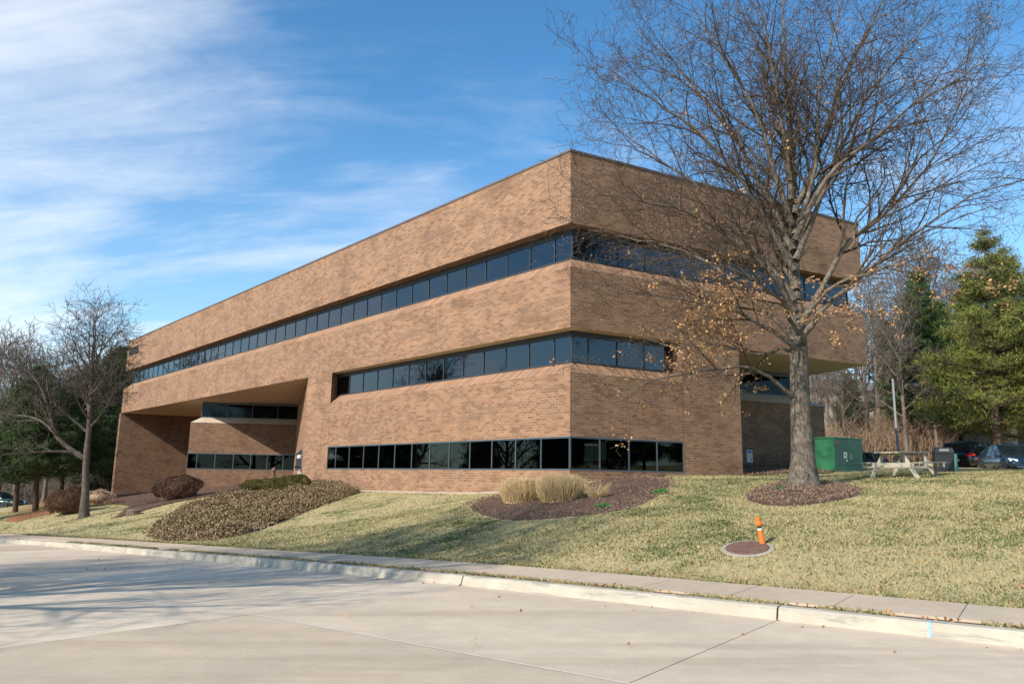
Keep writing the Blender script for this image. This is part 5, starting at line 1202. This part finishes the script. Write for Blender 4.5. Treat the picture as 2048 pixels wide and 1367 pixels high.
p = uvpl(1316, 952, C0, nR); vt = empty('foundation_vent', (*(p[:2]+nR*.10), float(p[2])), math.atan2(eR[1], eR[0])); tag(vt, 'small black hooded vent at the foot of the right wall', 'vent')
mb = MB(); mb.box((0, 0, 0), (.40, .2, .10)); mb.build('hood', m_black, vt, bevel=.01); mb = MB(); mb.box((0, -.11, -.02), (.36, .01, .04)); mb.build('grille', m_grey, vt)

# light pole
p = at(1793, 860, 50); z = gz(p[0], p[1]); lpz = at(1789, 760, 50)[2]; lpo = empty('light_pole', (p[0], p[1], z)); tag(lpo, 'slender pale grey light pole in the parking lot behind the brush', 'light pole')
mb = MB(); mb.cyl((0, 0, -.1), (0, 0, lpz-z), .085, .07, 16); mb.build('pole', m_steelp, lpo, smooth=False)
mb = MB(); mb.cyl((0, 0, -.1), (0, 0, .7), .28, .26, 16); mb.build('base', m_ringc, lpo)
mb = MB(); mb.cyl((0, 0, lpz-z+.002), (0, 0, lpz-z+.06), .10, .06, 16); mb.build('cap', m_steel, lpo)

# white parking sign behind the blue car
p = at(2033, 925, 50); z = gz(p[0], p[1]); psn = empty('parking_sign', (p[0], p[1], z)); tag(psn, 'small white parking sign at the foot of the leafy bank', 'sign')
hh_ = at(2033, 888, 50)[2]-z; mb = MB(); mb.box((0, 0, hh_/2), (.05, .04, hh_)); mb.build('post', m_steel, psn); mb = MB(); mb.box((0, -.03, hh_), (.36, .01, .42)); mb.build('panel', m_signw, psn)

# ---- cars
def paint(name, c, rough=.25): 
    m, nt, b = mat(name); setc(b, c, rough, .3); b.inputs['Coat Weight'].default_value = 1; b.inputs['Coat Roughness'].default_value = .04; return m
m_carglass = plain('car_glass', (.012, .02, .022), .05, spec=.9, var=.05)
m_tyre = plain('tyre_rubber', (.02, .02, .02), .9); m_rim = plain('alloy_rim', (.45, .46, .47), .3, .8)
m_tail = plain('red_tail_lamp', (.55, .02, .02), .2); m_head = plain('head_lamp', (.75, .78, .80), .12, .2)
def car(name, label, loc, rz, m_body, kind, L=4.7, W_=1.84, H=1.5):
    root = empty(name, loc, rz); tag(root, label, 'car')
    hs = H
    if kind == 'suv': sill = .24; belt = .60; prof = [(-.5, .38, .55), (-.49, .22, .56), (-.47, .60, .60), (-.44, .62, .62), (-.3, .62, .62), (.18, .62, .62), (.30, .60, .61), (.45, .52, .55), (.495, .42, .46), (.5, .22, .45)]; roof = [(-.46, .62), (-.42, .93), (-.34, .985), (-.1, 1.0), (.06, .97), (.27, .62)]
    else: prof = [(-.5, .30, .5), (-.495, .50, .5), (-.47, .60, .6), (-.35, .645, .6), (.1, .63, .6), (.22, .62, .6), (.40, .55, .6), (.48, .46, .5), (.5, .30, .5), (.5, .2, .5)]; roof = [(-.40, .64), (-.24, .93), (-.12, .985), (.02, 1.0), (.08, .97), (.25, .62)]
    # lower body: loft of cross-sections along the length
    xs = [-.5, -.485, -.45, -.36, -.2, 0, .2, .34, .44, .485, .5]
    if kind == 'suv': tops = [.50, .60, .62, .625, .625, .62, .61, .585, .53, .46, .38]
    else: tops = [.44, .56, .62, .65, .645, .64, .63, .585, .52, .44, .36]
    wid = [.80, .90, .96, 1, 1, 1, 1, .98, .94, .84, .72]
    secs = []
    for x, t_, w in zip(xs, tops, wid):
        hw = W_/2*w; zt = t_*H; zb = .16*H+.04; zm = .42*H
        secs.append([(x*L, -hw*.90, zb), (x*L, -hw, zb+.12), (x*L, -hw*1.0, zm), (x*L, -hw*.93, zt-.03), (x*L, -hw*.60, zt+.012), (x*L, 0, zt+.025), (x*L, hw*.60, zt+.012), (x*L, hw*.93, zt-.03), (x*L, hw, zm), (x*L, hw, zb+.12), (x*L, hw*.90, zb)])
    mb = MB(); mb.loft(secs); mb.build('body', m_body, root, smooth=True)
    # cabin glass and roof
    cb = []
    for x, z in roof:
        t = (z-.62)/.38; hw = W_/2*(.92-.17*max(t, 0)); zb = .60*H
        cb.append([(x*L, -W_/2*.93, zb), (x*L, -hw, z*H-.02), (x*L, -hw*.7, z*H), (x*L, hw*.7, z*H), (x*L, hw, z*H-.02), (x*L, W_/2*.93, zb)])
    mb = MB(); mb.loft(cb); mb.build('windows', m_carglass, root, smooth=False)
    mb = MB(); rr = [(x, z) for x, z in roof if z > .92]
    sc_ = []
    for x, z in rr:
        hw = W_/2*.765; sc_.append([(x*L, -hw, z*H-.035), (x*L, -hw*.98, z*H+.006), (x*L, 0, z*H+.03), (x*L, hw*.98, z*H+.006), (x*L, hw, z*H-.035)])
    mb.loft(sc_); mb.build('roof_panel', m_body, root, smooth=True)
    def strip_(a, b, w=.04):   # pillar between two side points
        for s in (-1, 1):
            pa = Vector((a[0]*L, s*W_/2*.935, a[1]*H)); pb = Vector((b[0]*L, s*(W_/2*.775), b[1]*H)); mbp.cyl(pa, pb, w, w*.9, 6)
    mbp = MB(); strip_((roof[0][0], .60), (roof[1][0], roof[1][1])); strip_((roof[-1][0], .60), (roof[-2][0], roof[-2][1])); strip_((-.03, .60), (-.04, .97)); strip_((-.27 if kind == 'suv' else -.22, .60), (-.26 if kind == 'suv' else -.2, .95))
    mbp.build('pillar', m_body, root)
    for fx in (-.31, .32):
        for s in (-1, 1):
            R0 = .335 if kind != 'suv' else .36
            mb = MB(); c = (fx*L, s*(W_/2-.13), R0); ax = Vector((0, s, 0)); mb.lathe(c, [(R0*.62, 0), (R0*.97, 0), (R0, .03), (R0, .13), (R0*.95, .155), (R0*.66, .155)], 26, ax); w = mb.build('wheel', m_tyre, root)
            mb = MB(); mb.lathe(c, [(R0*.66, .10), (R0*.66, .158), (R0*.56, .15), (R0*.5, .10), (.0, .11)], 26, ax)
            for k in range(5):
                a = k*2*math.pi/5; mb.box((c[0]+math.cos(a)*R0*.34, c[1]+s*.135, c[2]+math.sin(a)*R0*.34), (R0*.6, .03, .05), rot=Matrix.Rotation(-a, 3, 'Y'))
            mb.build('rim', m_rim, w)
            mb = MB(); mb.lathe((fx*L, s*(W_/2-.10), R0+.01), [(0, 0), (R0*1.14, 0), (R0*1.14, .112)], 26, ax); mb.build('wheel_arch', m_black, root)
    for s in (-1, 1):
        mb = MB(); mb.loft([[(-.497*L, s*W_/2*.55, .47*H), (-.497*L, s*W_/2*.84, .49*H), (-.44*L, s*W_/2*.98, .50*H), (-.44*L, s*W_/2*.98, .58*H), (-.487*L, s*W_/2*.84, .60*H), (-.49*L, s*W_/2*.55, .56*H)], [(-.503*L, s*W_/2*.55, .48*H), (-.505*L, s*W_/2*.86, .50*H), (-.44*L, s*W_/2*1.0, .51*H), (-.44*L, s*W_/2*1.0, .57*H), (-.495*L, s*W_/2*.86, .59*H), (-.497*L, s*W_/2*.55, .55*H)]]); mb.build('tail_light', m_tail, root)
        mb = MB(); mb.loft([[(.46*L, s*W_/2*.92, .39*H), (.495*L, s*W_/2*.55, .36*H), (.49*L, s*W_/2*.55, .45*H), (.44*L, s*W_/2*.94, .50*H)], [(.475*L, s*W_/2*.94, .39*H), (.508*L, s*W_/2*.58, .37*H), (.50*L, s*W_/2*.58, .44*H), (.455*L, s*W_/2*.955, .485*H)]]); mb.build('headlight', m_head, root)
        mb = MB(); mb.box((.17*L, s*(W_/2+.08), .66*H), (.12, .17, .12)); mb.build('mirror', m_body, root, bevel=.03)
        for x in (-.12, .09): mb = MB(); mb.box((x*L, s*(W_/2+.012), .53*H), (.2, .025, .03)); mb.build('door_handle', m_rim, root)
    mb = MB(); mb.box((.503*L, 0, .34*H), (.03, W_*.48, .10)); mb.build('grille', m_black, root, bevel=.01)
    mb = MB(); mb.box((.50*L, 0, .20*H), (.06, W_*.66, .13)); mb.build('front_bumper', m_black if kind == 'suv' else m_body, root, bevel=.02)
    mb = MB(); mb.box((-.50*L, 0, .22*H), (.05, W_*.66, .16)); mb.build('rear_bumper', m_black if kind == 'suv' else m_body, root, bevel=.02)
    mb = MB(); mb.box((-.507*L, 0, .36*H), (.02, .34, .15)); mb.build('number_plate', m_white, root)
    return root
def carat(u, D, v): p = at(u, v, D); z = gz(p[0], p[1]); return (p[0], p[1], z)
m_cblack = paint('black_car_paint', (.012, .010, .012)); m_cblue = paint('dark_blue_car_paint', (.020, .045, .085)); m_cwhite = paint('white_car_paint', (.55, .60, .66)); m_cnavy = paint('navy_car_paint', (.012, .02, .045))
def cz(loc, v, D, H, u): return loc
D1 = 47; a_ = at(1948, 938, D1); cl = (a_[0], a_[1], a_[2]-.15); car('parked_car', 'black sport utility vehicle parked beyond the lawn, seen from its rear right side', cl, R_(38), m_cblack, 'suv', 4.8, 1.9, 1.78)
PLOT = [cl]
a_ = at(2024, 938, 39.5); c2_ = (a_[0], a_[1], a_[2]-.2); car('parked_car', 'dark blue sedan parked at the right edge with its headlights toward the lawn', c2_, R_(-104), m_cblue, 'sedan', 4.7, 1.82, 1.45)
a_ = at(1735, 938, 56); car('parked_car', 'dark navy car glimpsed through the picnic table and brush', (a_[0], a_[1], a_[2]-.3), R_(20), m_cnavy, 'sedan')
p = at(58, 1019, 100); car('parked_car', 'white car parked far off between the left pine trunks', (p[0], p[1], gz(p[0], p[1])), R_(-8), m_cwhite, 'sedan')
p = at(-8, 1022, 72); car('parked_car', 'dark green car cut by the left edge of the picture', (p[0], p[1], gz(p[0], p[1])), R_(-8), paint('dark_green_car_paint', (.01, .035, .02)), 'sedan')
# parking surfaces
def pad(name, label, poly, m, h=.04):
    tri_bed(name, label, np.array(poly), m, .5, h)
p0_, p1_ = at(-150, 1000, 82), at(150, 1000, 92)
pad('parking_lot', 'grey parking surface far off at the left', [at(-120, 1000, 66)[:2], at(140, 1000, 84)[:2], at(125, 1000, 108)[:2], at(-140, 1000, 108)[:2]], m_asph)
# low beige building glimpsed through the wood on the right
p = at(1712, 850, 118); hb = empty('beige_building', (p[0], p[1], gz(p[0], p[1])), R_(14)); tag(hb, 'low beige building glimpsed through bare trees under the right overhang', 'building')
mw = plain('beige_siding', (.42, .37, .29), .9)
mb = MB(); mb.prism([(-14, -5), (14, -5), (14, 5), (-14, 5)], -3, 5.0); mb.build('wall', mw, hb)
mb = MB(); mb.loft([[(-14.6, -5.6, 5.01), (14.6, -5.6, 5.01), (14.6, 5.6, 5.01), (-14.6, 5.6, 5.01)], [(-14.6, -.2, 7.2), (14.6, -.2, 7.2), (14.6, .2, 7.2), (-14.6, .2, 7.2)]]); mb.build('roof', plain('grey_shingles', (.22, .21, .20), .9), hb)
for x in (-10, -5, 0, 5, 10): mb = MB(); mb.box((x, -5.05, 2.4), (1.6, .12, 1.5)); mb.build('window', m_carglass, hb)
